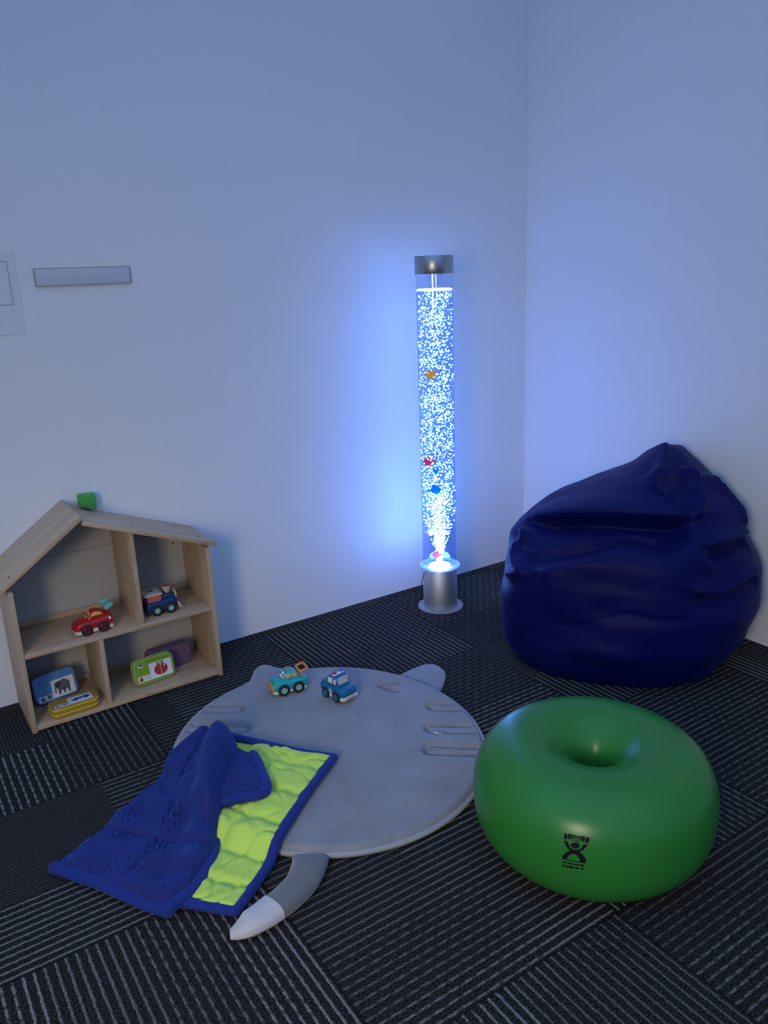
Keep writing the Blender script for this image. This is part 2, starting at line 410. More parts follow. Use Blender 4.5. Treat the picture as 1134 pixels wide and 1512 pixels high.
# dark dowel dots on the roof
for x, y, side in ((-1.788, -.03, 0), (-1.785, -.185, 0), (-1.955, -.19, 0), (-1.625, -.17, 1), (-1.440, -.17, 1)):
    z = roof_z(x) + .012 / math.cos(math.atan2(PK.y - EL.y, PK.x - EL.x) if not side else math.atan2(PK.y - ER.y, ER.x - PK.x)) + .0009
    a = -math.atan2(PK.y - .012 - EL.y, PK.x - EL.x) if not side else math.atan2(PK.y - .012 - ER.y, ER.x - PK.x)
    b = NB(); cyl(b, .0026, .0012, Matrix.Rotation(a, 4, 'Y'), 12); obj('dowel', b, 'screw', sh, loc=(x, y, z - .0012))
def roof_top(x): return roof_z(x) + .0132
b = NB()
prism(b, [(-1.7245, roof_top(-1.7245) + .0008), (-1.6815, roof_top(-1.6815) + .0008), (-1.6815, .580), (-1.7245, .5815)], .036, Matrix.Translation((0, -.006, 0)) @ Matrix.Rotation(R(90), 4, 'X'), .003, 3)
o = obj('chimney', b, 'chimney', sh); o['label'] = 'green chimney block'

# ------------------------------------------------------------------ tins on the bottom shelf
def tin(name, label, mat, rim, L, H, T, M, deco, lid=.55):
    """rounded tin: face in local xy, thickness along z (lid on the +z side)"""
    t = thing(name, label, 'tin'); t.matrix_world = M
    b = NB(); prism(b, rrect(L, H, .016), T * (1 - lid) - .0004, None, .0025, 3); obj('tin_base', b, mat, t)
    b = NB(); prism(b, rrect(L + .002, H + .002, .017), T * lid, Matrix.Translation((0, 0, T * (1 - lid))), .003, 3); obj('lid', b, mat, t)
    b = NB(); sweep(b, [(x, y, T * (1 - lid)) for x, y in rrect(L + .0022, H + .0022, .017)], .0011, 6, closed=True); obj('rim', b, rim, t)
    b = NB(); sweep(b, [(x, y, T - .0012) for x, y in rrect(L - .0005, H - .0005, .0165)], .0009, 6, closed=True); obj('lid_edge', b, rim, t)
    for part, m, polys, lift in deco:
        b = NB()
        for p in polys: prism(b, p, .0004, Matrix.Translation((0, 0, T + lift)))
        obj(part, b, m, t)
    return t
def frame(o, ex, ey):
    ex = Vector(ex).normalized(); ez = ex.cross(Vector(ey)).normalized(); ey = ez.cross(ex)
    return Matrix(((ex.x, ey.x, ez.x, o[0]), (ex.y, ey.y, ez.y, o[1]), (ex.z, ey.z, ez.z, o[2]), (0, 0, 0, 1)))
def rectp(x0, y0, x1, y1): return [(x0, y0), (x1, y0), (x1, y1), (x0, y1)]

# green tin standing against the purple box; face centre/axes from its corners
ang = R(4.5); ex = Vector((math.cos(ang), math.sin(ang), 0)); up = Vector((-.02, .20, .98)).normalized()
nrm = ex.cross(up)
Lg, Hg, Tg = .119, .073, .026
cb = Vector((-1.613, -.171, .0186))
cen = cb + up * (Hg/2 + .0015) - nrm * Tg + Vector((0, 0, Tg * nrm.z))
apple = [(-.0185, 0)]
def apple_half(cx, cy, r, s): return [(cx + s * .0012, cy - r * .86)] + [(cx + s * (.0012 + r * 1.04 * math.cos(R(a))), cy + r * .92 * math.sin(R(a))) for a in range(-78, 79, 12)] + [(cx + s * .0012, cy + r * .80)]
ah = []
for s in (-1, 1):
    p = apple_half(.019, -.005, .0185, s); ah.append(p if s > 0 else p[::-1])
letters = []
tin('puzzle_tin', 'lime green tin with apple picture leaning in the lower right compartment', 'tin_green', 'tin_rim', Lg, Hg, Tg, frame(cen, ex, up), [
    ('picture_card', 'card', [rectp(-.015, -.0285, .0183, .0195)], .0001), ('picture_card', 'card', [rectp(.0197, -.0285, .053, .0195)], .0001),
    ('picture_card', 'card', [rectp(-.052, -.0285, -.0345, -.0105)], .0001), ('picture_card', 'card', [rectp(-.0335, -.0285, -.0165, -.0105)], .0001),
    ('apple_print', 'apple', ah[:1], .0005), ('apple_print', 'apple', ah[1:], .0005), ('apple_print', 'apple', [ell(.0055, .0055, -.0432, -.0205)], .0005),
    ('leaf_print', 'leaf', [ell(.0055, .0026, .012, .0150)], .0008), ('leaf_print', 'leaf', [ell(.0055, .0026, .0255, .0150)], .0008), ('leaf_print', 'leaf', [ell(.0026, .0012, -.0432, -.0138)], .0008),
    ('pear_print', 'pear', [ell(.005, .0055, -.025, -.0205), ell(.003, .004, -.025, -.0155)], .0005),
    ('highlight_print', 'white', [ell(.002, .0034, .0305, .0035)], .0009),
    ('badge_print', 'card', [ell(.0085, .0034, -.0395, .0185)], .0003), ('badge_print', 'printblue', [ell(.0045, .0034, -.0385, .0212)], .0005)])
tg = [o for o in COL.objects if o.name.startswith('puzzle_tin')][0]
b = text_bm('CREATIVE PUZZLES', .0082)
bmesh.ops.translate(b, vec=(.012, .0265, Tg + .0004), verts=b.verts); obj('title_print', b, 'tin_dgreen', tg)

# purple clear box behind it
t = thing('storage_box', 'small purple see-through box standing behind the lime green tin', 'box', (-1.549, -.0925, .0212), R(3))
b = NB(); prism(b, rrect(.128, .066, .014), .030, Matrix.Translation((0, .015, .0335)) @ Matrix.Rotation(R(90), 4, 'X'), .003, 3); obj('box_body', b, 'purple', t)
b = NB()
for y in (.015, -.015): sweep(b, [(x, y, z + .0335) for x, z in rrect(.129, .067, .0145)], .0018, 8, closed=True, up=Vector((0, 1, 0)))
obj('box_rim', b, 'purple_rim', t)
b = NB(); box(b, (.042, -.0165, .020), (.030, .002, .0012), .0004); obj('lid_seam', b, 'purple_rim', t)
b = NB(); box(b, (.040, -.0165, .047), (.014, .002, .008), .0008); obj('clasp', b, 'purple_rim', t)

# blue tin leaning at the back left
ex = Vector((.985, .17, 0)).normalized(); up = Vector((-.06, .30, .95)).normalized(); nrm = ex.cross(up)
Lb, Hb, Tb = .118, .078, .024
cb = Vector((-1.874, -.1065, .0186)); cen = cb + up * (Hb/2 + .0015) - nrm * Tb + Vector((0, 0, Tb * nrm.z))
eleph = [[(x + .021, y - .004) for x, y in ell(.019, .0155)], rectp(.004, -.028, .011, -.012), rectp(.018, -.028, .024, -.012), rectp(.031, -.028, .038, -.010),
         [(x + .005, y + .000) for x, y in ell(.0085, .0095)], [(-.003, -.002), (.001, -.004), (-.002, -.022), (-.006, -.022)]]
tin('puzzle_tin', 'blue tin with elephant picture leaning in the lower left compartment', 'tin_blue', 'tin_blue_rim', Lb, Hb, Tb, frame(cen, ex, up), [
    ('picture_card', 'card', [rectp(-.012, -.034, .052, .016)], .0001),
    ('picture_card', 'card', [rectp(-.053, -.034, -.0135, -.018)], .0001),
    ('elephant_print', 'elephant', eleph, .0005),
    ('animal_print', 'elephant', [rectp(-.047, -.032, -.037, -.022)], .0005), ('animal_print', 'elephant', [rectp(-.028, -.031, -.0165, -.020)], .0005),
    ('logo_dot', 'printblue', [ell(.0026, .0026, -.040, .020)], .0004)])
# yellow tin lying flat in front of it
My = Matrix.Translation((-1.850, -.1775, .0186)) @ Matrix.Rotation(R(1.5), 4, 'Z')
truck = [rectp(-.002, -.003, .020, .008), rectp(.021, -.003, .036, .010), rectp(-.010, -.003, -.003, .004), ell(.0042, .0042, .000, -.004), ell(.0042, .0042, .027, -.004)]
tin('puzzle_tin', 'mustard yellow tin with blue vehicle picture lying flat on the bottom board', 'tin_yellow', 'tin_yellow_rim', .126, .064, .028, My, [
    ('picture_card', 'card', [rectp(-.014, -.020, .050, .018)], .0001),
    ('picture_card', 'card', [rectp(-.053, -.020, -.0355, -.006)], .0001), ('picture_card', 'card', [rectp(-.034, -.020, -.0165, -.006)], .0001),
    ('vehicle_print', 'printblue', [[(x * 1.05 + .006, y - .001) for x, y in p] for p in truck], .0005),
    ('small_print', 'printblue', [rectp(-.050, -.016, -.039, -.010)], .0005), ('small_print', 'printblue', [rectp(-.031, -.016, -.020, -.010)], .0005)])

# ------------------------------------------------------------------ toy cars
class Body:
    """rounded lofted toy body: keys (x, z_bottom, z_top, half_width), e = squareness, tp = narrowing towards the top"""
    def __init__(s, keys, e=.45, tp=.0): s.P = catmull([(k[0], k[1], k[2]) for k in keys], 6); s.W = [v.x for v in catmull([(k[3], 0, 0) for k in keys], 6)]; s.e = e; s.tp = tp
    def at(s, u, a):
        n = len(s.P) - 1; f = max(0, min(1, u)) * n; i = min(int(f), n - 1); t = f - i
        p = s.P[i].lerp(s.P[i+1], t); w = s.W[i] + (s.W[i+1] - s.W[i]) * t
        c, sn = sgp(math.cos(a), s.e), sgp(math.sin(a), s.e)
        return Vector((p.x, w * c * (1 - s.tp * (sn + 1) / 2), (p.y + p.z)/2 + (p.z - p.y)/2 * sn))
    def mesh(s, nu=40, na=36):
        b = NB(); loft(b, [[s.at(i/nu, 2*PI*k/na) for k in range(na)] for i in range(nu + 1)]); return b
    def nrm(s, u, a):
        d = 1e-3; n = (s.at(u + d, a) - s.at(u - d, a)).cross(s.at(u, a + d) - s.at(u, a - d)); n.normalize()
        c = s.at(u, a); 
        return n if n.dot(c - Vector((c.x, 0, (s.at(u, PI/2).z + s.at(u, -PI/2).z)/2))) >= 0 else -n
    def side(s, b, uc, du, vc, dv, sd, off=.0008, e=.35, n=28, m=4):
        """patch on one flank: v is the height fraction -1..1, sd the side"""
        def A(v):
            a = math.asin(max(-1, min(1, math.copysign(abs(v) ** (1 / s.e), v)))); return a if sd > 0 else PI - a
        t = NB(); rings = []
        for j in range(-1, m + 1):
            rho = 1 - max(0, j) / m * .98; row = []
            for k in range(n):
                f = 2*PI*k/n; u = uc + du * rho * sgp(math.cos(f), e); a = A(vc + dv * rho * sgp(math.sin(f), e))
                p = s.at(u, a); q = s.at(u + .01, a); o = s.at(u, A(max(-.98, min(.98, vc + dv * rho * sgp(math.sin(f), e) + .04))))
                nn = (q - p).cross(o - p); nn = nn.normalized() if nn.length > 1e-12 else Vector((0, sd, 0))
                if nn.y * sd < 0: nn = -nn
                row.append(p + nn * (off if j >= 0 else -.0008))
            rings.append(row)
        loft(t, rings, cap=True); merge(b, t); return b
    def patch(s, b, uc, du, ac, da, off=.0005, e=.35, n=28, m=4):
        t = NB(); rings = []
        for j in range(m + 1):
            rho = 1 - j / m * .98; row = []
            for k in range(n):
                f = 2*PI*k/n; u = uc + du * rho * sgp(math.cos(f), e); a = ac + da * rho * sgp(math.sin(f), e)
                row.append(s.at(u, a) + s.nrm(u, a) * off)
            rings.append(row)
        rim = []
        for k in range(n):
            f = 2*PI*k/n; u = uc + du * sgp(math.cos(f), e); a = ac + da * sgp(math.sin(f), e); rim.append(s.at(u, a) - s.nrm(u, a) * .0008)
        loft(t, [rim] + rings, cap=True); merge(b, t); return b
def wheels(t, xs, yw, r, w, hubmat, hub=.62):
    for x in xs:
        for sd in (-1, 1):
            M = Matrix.Rotation(R(-90 * sd), 4, 'X')
            b = NB(); lathe(b, [(0, -w/2), (r*.8, -w/2), (r*.95, -w*.42), (r, -w*.25), (r, w*.25), (r*.95, w*.42), (r*.82, w/2), (r*hub, w/2), (r*hub*.98, w*.40), (0, w*.40)], 32, M)
            wh = obj('wheel', b, 'tire', t, loc=(x, sd * yw, r))
            b = NB(); lathe(b, [(0, w*.405), (r*hub*.96, w*.405), (r*hub*.96, w*.50), (r*hub*.85, w*.56), (r*hub*.55, w*.52), (r*hub*.50, w*.44), (r*hub*.2, w*.46), (0, w*.50)], 28, M)
            obj('hub_cap', b, hubmat, wh)
def car_base(t, L0, L1, w, mat='cream', z0=.006, z1=.016):
    B = Body([(L0, z0 + .003, z1 - .002, w*.8), (L0 + .004, z0, z1, w), (L0 + .012, z0, z1, w*1.03), (L1 - .012, z0, z1, w*1.03), (L1 - .004, z0, z1, w), (L1, z0 + .003, z1 - .002, w*.82)], .35)
    obj('chassis', B.mesh(30, 24), mat, t)

# red racer, nose to the left
t = thing('toy_car', 'red toy racing car with mint spoiler on the left of the middle shelf', 'toy car', (-1.7655, -.1615, .2272), R(181), 'small toy vehicles')
car_base(t, -.051, .052, .027)
B = Body([(-.053, .018, .030, .017), (-.050, .014, .041, .024), (-.038, .013, .046, .0285), (-.018, .013, .044, .0285), (.004, .013, .042, .028), (.024, .013, .042, .0285), (.040, .013, .038, .0275), (.050, .0135, .030, .022), (.0545, .016, .022, .014)], .62)
obj('body', B.mesh(), 'red', t)
Cb = Body([(-.038, .034, .044, .015), (-.030, .034, .055, .0195), (-.014, .034, .063, .0215), (.000, .034, .062, .0215), (.012, .034, .050, .020), (.019, .034, .040, .016)], .62, .22)
cb_ = obj('cabin', Cb.mesh(), 'red', t)
b = NB(); Cb.patch(b, .80, .12, PI*.5, .70, .0008); obj('windscreen', b, 'yellow', t)
for s in (-1, 1):
    b = NB(); Cb.patch(b, .80, .06, PI*.5 + s*.30, .16, .0016, .9)
    obj('eye_print', b, 'black', t)
for a in (1, -1):
    b = NB(); Cb.side(b, .47, .19, .38, .30, a, .0008, .6); obj('side_window', b, 'yellow', t)
for a in (1, -1):
    b = NB(); B.side(b, .22, .030, .42, .24, a, .0009, 1); obj('round_sticker', b, 'white', t)
b = NB(); box(b, (-.041, 0, .0525), (.010, .012, .022), .003, 3); obj('spoiler_post', b, 'red', t)
b = NB(); box(b, (0, 0, 0), (.023, .042, .006), .002, 3, Matrix.Translation((-.045, 0, .0665)) @ Matrix.Rotation(R(22), 4, 'Y'))
for s in (-1, 1): box(b, (0, s*.021, .002), (.024, .003, .012), .001, 2, Matrix.Translation((-.045, 0, .0665)) @ Matrix.Rotation(R(22), 4, 'Y'))
obj('spoiler', b, 'mint', t)
wheels(t, (-.0225, .0225), .0255, .0158, .013, 'maroon', .66)

# navy train engine on the right of the middle shelf
t = thing('toy_train', 'navy toy locomotive with mint wheels on the right of the middle shelf', 'toy train', (-1.5675, -.1505, .2272), R(-2), 'small toy vehicles')
B = Body([(-.047, .012, .036, .0235), (-.043, .009, .040, .027), (-.030, .009, .041, .0285), (.000, .009, .042, .0285), (.022, .009, .046, .0285), (.036, .009, .046, .027), (.043, .012, .042, .021)], .38)
obj('body', B.mesh(), 'navy', t)
Cb = Body([(-.046, .036, .060, .022), (-.042, .036, .062, .0245), (-.026, .036, .062, .025), (-.006, .036, .062, .0245), (-.001, .036, .060, .022)], .30)
obj('cab', Cb.mesh(24, 32), 'navy', t)
Bo = Body([(-.004, .036, .056, .018), (.010, .036, .057, .0195), (.028, .036, .056, .0195), (.037, .036, .053, .017), (.040, .038, .048, .012)], .62)
obj('boiler', Bo.mesh(24, 32), 'navy', t)
for a in (1, -1):
    b = NB(); Cb.side(b, .52, .30, .18, .62, a, .0009, .25); obj('side_window', b, 'coral', t)
b = NB(); box(b, (-.0470, 0, .050), (.002, .030, .013), .0008); obj('rear_window', b, 'coral', t)
Rf = Body([(-.052, .0605, .064, .024), (-.048, .060, .067, .0275), (-.025, .060, .069, .0285), (-.002, .060, .067, .0275), (.003, .0605, .064, .024)], .40)
obj('cab_roof', Rf.mesh(24, 28), 'beige', t)
b = NB(); box(b, (-.026, .0, .0695), (.014, .012, .002), .0008); obj('roof_hatch', b, 'navy', t)
b = NB(); lathe(b, [(0, .054), (.0075, .054), (.0085, .060), (.0115, .067), (.0125, .0725), (.0115, .074), (.0085, .074), (0, .0725)], 28, Matrix.Translation((.021, 0, 0))); ch = obj('chimney_stack', b, 'beige', t)
b = NB(); cyl(b, .0095, .0012, Matrix.Translation((.021, 0, .0738)), 24, .0004); obj('chimney_rim', b, 'coral', ch)
b = NB(); cyl(b, .019, .004, Matrix.Translation((.040, 0, .043)) @ Matrix.Rotation(R(90), 4, 'Y') , 32, .0015); cyl(b, .007, .004, Matrix.Translation((.0438, 0, .043)) @ Matrix.Rotation(R(90), 4, 'Y'), 24, .001)
obj('front_plate', b, 'beige', t)
b = NB(); prism(b, [(-.022, 0), (.022, 0), (.026, -.016), (-.026, -.016)], .006, Matrix.Translation((.0425, 0, .024)) @ Matrix.Rotation(R(90), 4, 'Z') @ Matrix.Rotation(R(70), 4, 'X'), .001); obj('cow_catcher', b, 'beige', t)
b = NB(); box(b, (-.0485, 0, .024), (.004, .040, .022), .0015); obj('rear_plate', b, 'tire', t)
wheels(t, (-.0195, .0205), .0265, .0168, .013, 'mint', .50)

# teal car on the mat
t = thing('toy_car', 'teal toy car with orange spoiler on the grey play mat', 'toy car', (-1.3295, -.4615, .0274), R(172), 'small toy vehicles')
car_base(t, -.049, .050, .0265)
B = Body([(-.052, .018, .030, .019), (-.049, .013, .037, .0255), (-.036, .012, .042, .029), (-.010, .012, .042, .029), (.016, .012, .042, .029), (.034, .012, .041, .0285), (.045, .0135, .037, .0265), (.0515, .016, .029, .021)], .48)
obj('body', B.mesh(), 'teal', t)
Cb = Body([(-.032, .036, .042, .019), (-.025, .036, .056, .0225), (-.012, .036, .0635, .024), (.004, .036, .0635, .024), (.013, .036, .056, .023), (.021, .036, .042, .020)], .40, .20)
obj('cabin', Cb.mesh(), 'teal', t)
b = NB(); Cb.patch(b, .84, .10, PI*.5, .62, .0008, .4); obj('windscreen', b, 'white', t)
for s in (-1, 1):
    b = NB(); Cb.patch(b, .835, .055, PI*.5 + s*.26, .15, .0015, .8)
    obj('eye_print', b, 'black', t)
for a in (1, -1):
    b = NB(); Cb.side(b, .62, .105, .30, .36, a, .0008, .5); obj('side_window', b, 'yellow', t)
    b = NB(); Cb.side(b, .36, .105, .30, .36, a, .0008, .5); obj('side_window', b, 'yellow', t)
Nb = Body([(.0455, .015, .032, .024), (.050, .014, .033, .0245), (.0545, .016, .031, .020)], .5); obj('front_bumper', Nb.mesh(14, 28), 'orange', t)
for s in (-1, 1):
    b = NB(); lathe(b, [(0, .0060), (.0022, .0055), (.0031, .0035), (.0031, 0), (0, 0)], 14, Matrix.Translation((-.001, s*.008, .0622)))
    obj('roof_lamp', b, 'orange', t)
sp = obj('spoiler', sweep(NB(), [(x - .043, y, .060 + (x)*-.25) for x, y in rrect(.024, .040, .005)], .0034, 8, closed=True), 'orange', t)
for s in (-1, 1):
    b = NB(); box(b, (-.036, s*.017, .0495), (.006, .0035, .020), .0012)
    obj('spoiler_post', b, 'orange', t)
b = NB(); sweep(b, [B.at(.5, PI*.02) + Vector((d, .0006, z)) for d, z in ((-.005, .006), (.005, .006), (0, -.003))], .0006, 5, closed=True, up=Vector((0, 1, 0))); obj('triangle_mark', b, 'mint', t)
wheels(t, (-.0215, .0210), .0262, .0172, .014, 'mint', .54)

# blue police truck on the mat
t = thing('toy_truck', 'blue toy police truck with red and blue roof lights on the mat', 'toy truck', (-1.2320, -.5790, .0274), R(-79), 'small toy vehicles')
car_base(t, -.046, .047, .0275, z1=.019)
B = Body([(-.048, .018, .036, .022), (-.045, .014, .040, .0265), (-.030, .0135, .041, .028), (-.006, .0135, .041, .0285), (.018, .0135, .041, .0285), (.036, .0135, .040, .028), (.044, .0145, .038, .026), (.048, .018, .032, .021)], .40)
obj('body', B.mesh(), 'blue', t)
b = NB(); prism(b, rrect(.026, .044, .005), .004, Matrix.Translation((-.032, 0, .0402)), .001); obj('truck_bed', b, 'blue', t)
Cb = Body([(-.022, .037, .058, .0215), (-.018, .037, .0655, .0245), (-.006, .037, .0680, .0255), (.010, .037, .0675, .0250), (.017, .037, .061, .0245), (.024, .037, .043, .0225)], .34, .12)
obj('cabin', Cb.mesh(), 'blue', t)
b = NB(); Cb.patch(b, .845, .105, PI*.5, .66, .0008, .3); obj('windscreen', b, 'window', t)
for a in (1, -1):
    b = NB(); Cb.side(b, .66, .085, .22, .46, a, .0008, .3); obj('side_window', b, 'cream', t)
    b = NB(); Cb.side(b, .38, .125, .22, .50, a, .0008, .3); obj('side_window', b, 'cream', t)
b = NB(); box(b, (0, 0, .0695), (.010, .036, .004), .0012); lb = obj('light_bar', b, 'white', t)
b = NB(); box(b, (0, -.011, .0730), (.008, .012, .005), .0018, 3); obj('red_lamp', b, 'red', lb)
b = NB(); box(b, (0, .012, .0735), (.008, .011, .006), .0022, 3); obj('blue_lamp', b, 'bluelamp', lb)
for s in (-1, 1):
    b = NB(); box(b, (-.002, s*.0286, .026), (.012, .0012, .013), .0004)
    obj('door_panel', b, 'window', t)
b = NB(); box(b, (.0475, 0, .0135), (.0045, .052, .0100), .002, 3); fb = obj('front_bumper', b, 'cream', t)
b = text_bm('POLICE', .0085)
bmesh.ops.transform(b, matrix=Matrix.Translation((.0500, 0, .0135)) @ Matrix.Rotation(R(90), 4, 'Z') @ Matrix.Rotation(R(90), 4, 'X'), verts=b.verts); obj('plate_print', b, 'black', fb)
for s in (-1, 1):
    b = NB(); lathe(b, [(0, .0025), (.003, .002), (.0038, 0), (0, 0)], 14, Matrix.Translation((.037, s*.016, .0395)) )
    obj('headlamp', b, 'blue', t)
wheels(t, (-.0220, .0215), .0262, .0150, .013, 'blue', .70)

# ------------------------------------------------------------------ bubble tube
TX, TY = -.590, -.205
tb = thing('bubble_tube', 'tall clear lit bubble column lamp with silver base near the room corner', 'bubble lamp', (TX, TY, 0))
b = NB(); lathe(b, [(.030, .0005), (.078, .0005), (.080, .002), (.080, .0055), (.078, .007), (.030, .007)], 72, closed=True); obj('base_flange', b, 'frosted', tb)
b = NB(); lathe(b, [(0, .0072), (.0595, .0072), (.0600, .009), (.0600, .1500), (.0590, .1515), (.050, .1515), (0, .1515)], 72); obj('base_housing', b, 'silver', tb)
b = NB(); lathe(b, [(.0604, .1525), (.069, .1525), (.0705, .154), (.0705, .1590), (.069, .1605), (.0604, .1605)], 72, closed=True); obj('collar', b, 'frosted', tb)
b = NB(); lathe(b, [(.0585, .1530), (.0600, .1530), (.0600, 1.1400), (.0585, 1.1400)], 72, closed=True); obj('clear_tube', b, 'acrylic', tb)
b = NB(); lathe(b, [(0, .1660), (.0580, .1660), (.0580, 1.0960), (0, 1.0960)], 72); obj('water', b, 'water', tb)
b = NB(); lathe(b, [(0, 1.1405), (.0612, 1.1405), (.0620, 1.142), (.0620, 1.1935), (.0605, 1.1955), (0, 1.1955)], 72); obj('top_cap', b, 'silver_dark', tb)
b = NB(); lathe(b, [(0, .1520), (.036, .1520), (.036, .1560), (.024, .1590), (0, .1600)], 32); obj('lamp_disc', b, 'led', tb)
cam2 = Vector((-.603, -.798, 0)); rgt = Vector((.798, -.603, 0))
bl = NB()
def bubble(p, r, sub=1):
    bmesh.ops.create_icosphere(bl, subdivisions=sub, radius=1, matrix=Matrix.Translation(p) @ Matrix.Diagonal((r * random.uniform(.9, 1.5), r * random.uniform(.9, 1.5), r * random.uniform(.7, 1.05), 1)))
rb = random.Random(11)
for i in range(3000):
    z = .168 + (1.088 - .168) * rb.random()
    # a jet that widens from the lamp, with clearer water beside it low down
    f = (z - .168) / .92
    spread = .010 + .047 * sstep(.0, .20, f)
    a = rb.random() * 2 * PI; rr = spread * math.sqrt(rb.random()); 
    r = rb.choice((.0007, .0009, .0011, .0013, .0017)) * (1.0 if f > .35 else 1.15)
    if f > .30 and noise.noise(Vector((rr * math.cos(a) * 30, rr * math.sin(a) * 30, z * 14))) < -.28: continue
    bubble((rr * math.cos(a), rr * math.sin(a), z), r)
for i in range(300):                                               # thick froth of the rising jet
    f = rb.random() ** 1.3; z = .168 + .26 * f; sp = .009 + .024 * f
    a = rb.random() * 2 * PI; rr = sp * math.sqrt(rb.random()); bubble((rr * math.cos(a), rr * math.sin(a), z), rb.uniform(.0012, .0026))
for i in range(420):                                               # foam at the surface
    a = rb.random() * 2 * PI; rr = .0562 * math.sqrt(rb.random()); bubble((rr * math.cos(a), rr * math.sin(a), 1.0895 + .0055 * rb.random()), rb.uniform(.0008, .0015))
bo = obj('bubbles', bl, 'bubbles', tb, None); bo['kind'] = 'stuff'
b = NB(); sweep(b, catmull([(-.060, .012, .140), (-.066, .016, .110), (-.064, .030, .070), (-.061, .045, .030), (-.075, .065, .004), (-.10, .12, .003), (-.12, .19, .003)], 8), .0016, 8); obj('power_cord', b, 'cord', tb)
b = NB(); sweep(b, [(-.028, -.018, 1.0965), (-.028, -.018, 1.140)], .0016, 8); obj('inner_rod', b, 'acrylic', tb)

def fish(label, z, lat, fr, L, bodym, finm, head=1, tilt=0):
    loc = Vector((TX, TY, z)) + rgt * lat - cam2 * -fr
    t = thing('toy_fish', label, 'toy fish', loc, math.atan2(rgt.y, rgt.x) + (0 if head > 0 else PI), 'toy fish in the bubble tube')
    H = L * .36
    pr = [(-.42, .10), (-.30, .42), (-.10, .85), (.12, 1.0), (.30, .80), (.42, .45), (.48, .12)]
    b = NB(); loft(b, [[Vector((x * L, L * .13 * k * math.cos(2*PI*j/14), H * k * math.sin(2*PI*j/14))) for j in range(14)] for x, k in [(v.x, v.y) for v in catmull([(p[0], p[1], 0) for p in pr], 3)]])
    obj('body', b, bodym, t)
    b = NB(); Mx = Matrix.Translation((0, L * .018, 0)) @ Matrix.Rotation(R(90), 4, 'X')
    prism(b, [(x * L, z_ * L) for x, z_ in ((-.38, .03), (-.62, .26), (-.56, 0), (-.62, -.26), (-.38, -.03))], L * .036, Mx); obj('tail_fin', b, finm, t)
    b = NB(); prism(b, [(x * L, z_ * L) for x, z_ in ((-.18, .22), (-.22, .42), (.05, .46), (.18, .27))], L * .036, Mx); obj('top_fin', b, finm, t)
    for s in (-1, 1):
        b = NB(); bmesh.ops.create_icosphere(b, subdivisions=1, radius=L * .04, matrix=Matrix.Translation((L * .33, s * L * .10, L * .09))); obj('eye', b, 'black', t)
    return t
fish('orange and yellow toy fish, uppermost in the bubble column', .8265, -.0180, .031, .046, 'fish_orange', 'fish_yellow', 1)
fish('red toy fish floating at mid height in the bubble column', .5360, -.030, .030, .038, 'fish_red', 'fish_red', -1)
fish('small blue toy fish just below the red fish in the column', .5060, -.008, .036, .028, 'fish_blue', 'fish_blue', 1)
fish('round blue toy fish alone above the lower jet of bubbles', .4380, -.012, .034, .042, 'fish_blue', 'fish_blue', 1)
fish('pale pinkish toy fish low on the left side of the column', .2830, -.034, .016, .030, 'fish_pale', 'fish_pale', 1)
fish('pink toy fish lowest in the column, just over the lamp', .2060, -.010, .037, .032, 'fish_pink', 'fish_red', -1)

# ------------------------------------------------------------------ bean bag
E1 = Vector((.64, -.769, 0)); E2 = Vector((.769, .64, 0)); BC = Vector((-.30, -.75, 0))
BK = [(0, -.32, .29, -.335, .22), (.03, -.338, .325, -.35, .24), (.1, -.35, .37, -.36, .26), (.2, -.355, .405, -.355, .27), (.28, -.352, .405, -.335, .27), (.35, -.338, .375, -.30, .27), (.40, -.285, .355, -.26, .27), (.45, -.205, .34, -.21, .27), (.50, -.085, .285, -.14, .26), (.55, .03, .225, -.06, .24), (.58, .070, .185, .0, .2), (.595, .092, .172, .04, .15)]
BKs = []
for i in range(len(BK) - 1):
    for j in range(4):
        f = j / 4; BKs.append(tuple(p + (q - p) * f for p, q in zip(BK[i], BK[i+1])))
BKs.append(BK[-1])
def bag_pt(z, ph):
    L, Rr, Fr, Bk = lerpk(BK, z)
    n = 2 / 2.4; c = sgp(math.cos(ph), n); s = sgp(math.sin(ph), n)
    return BC + E1 * ((L + Rr)/2 + (Rr - L)/2 * c) + E2 * ((Fr + Bk)/2 + (Bk - Fr)/2 * s) + Vector((0, 0, z))
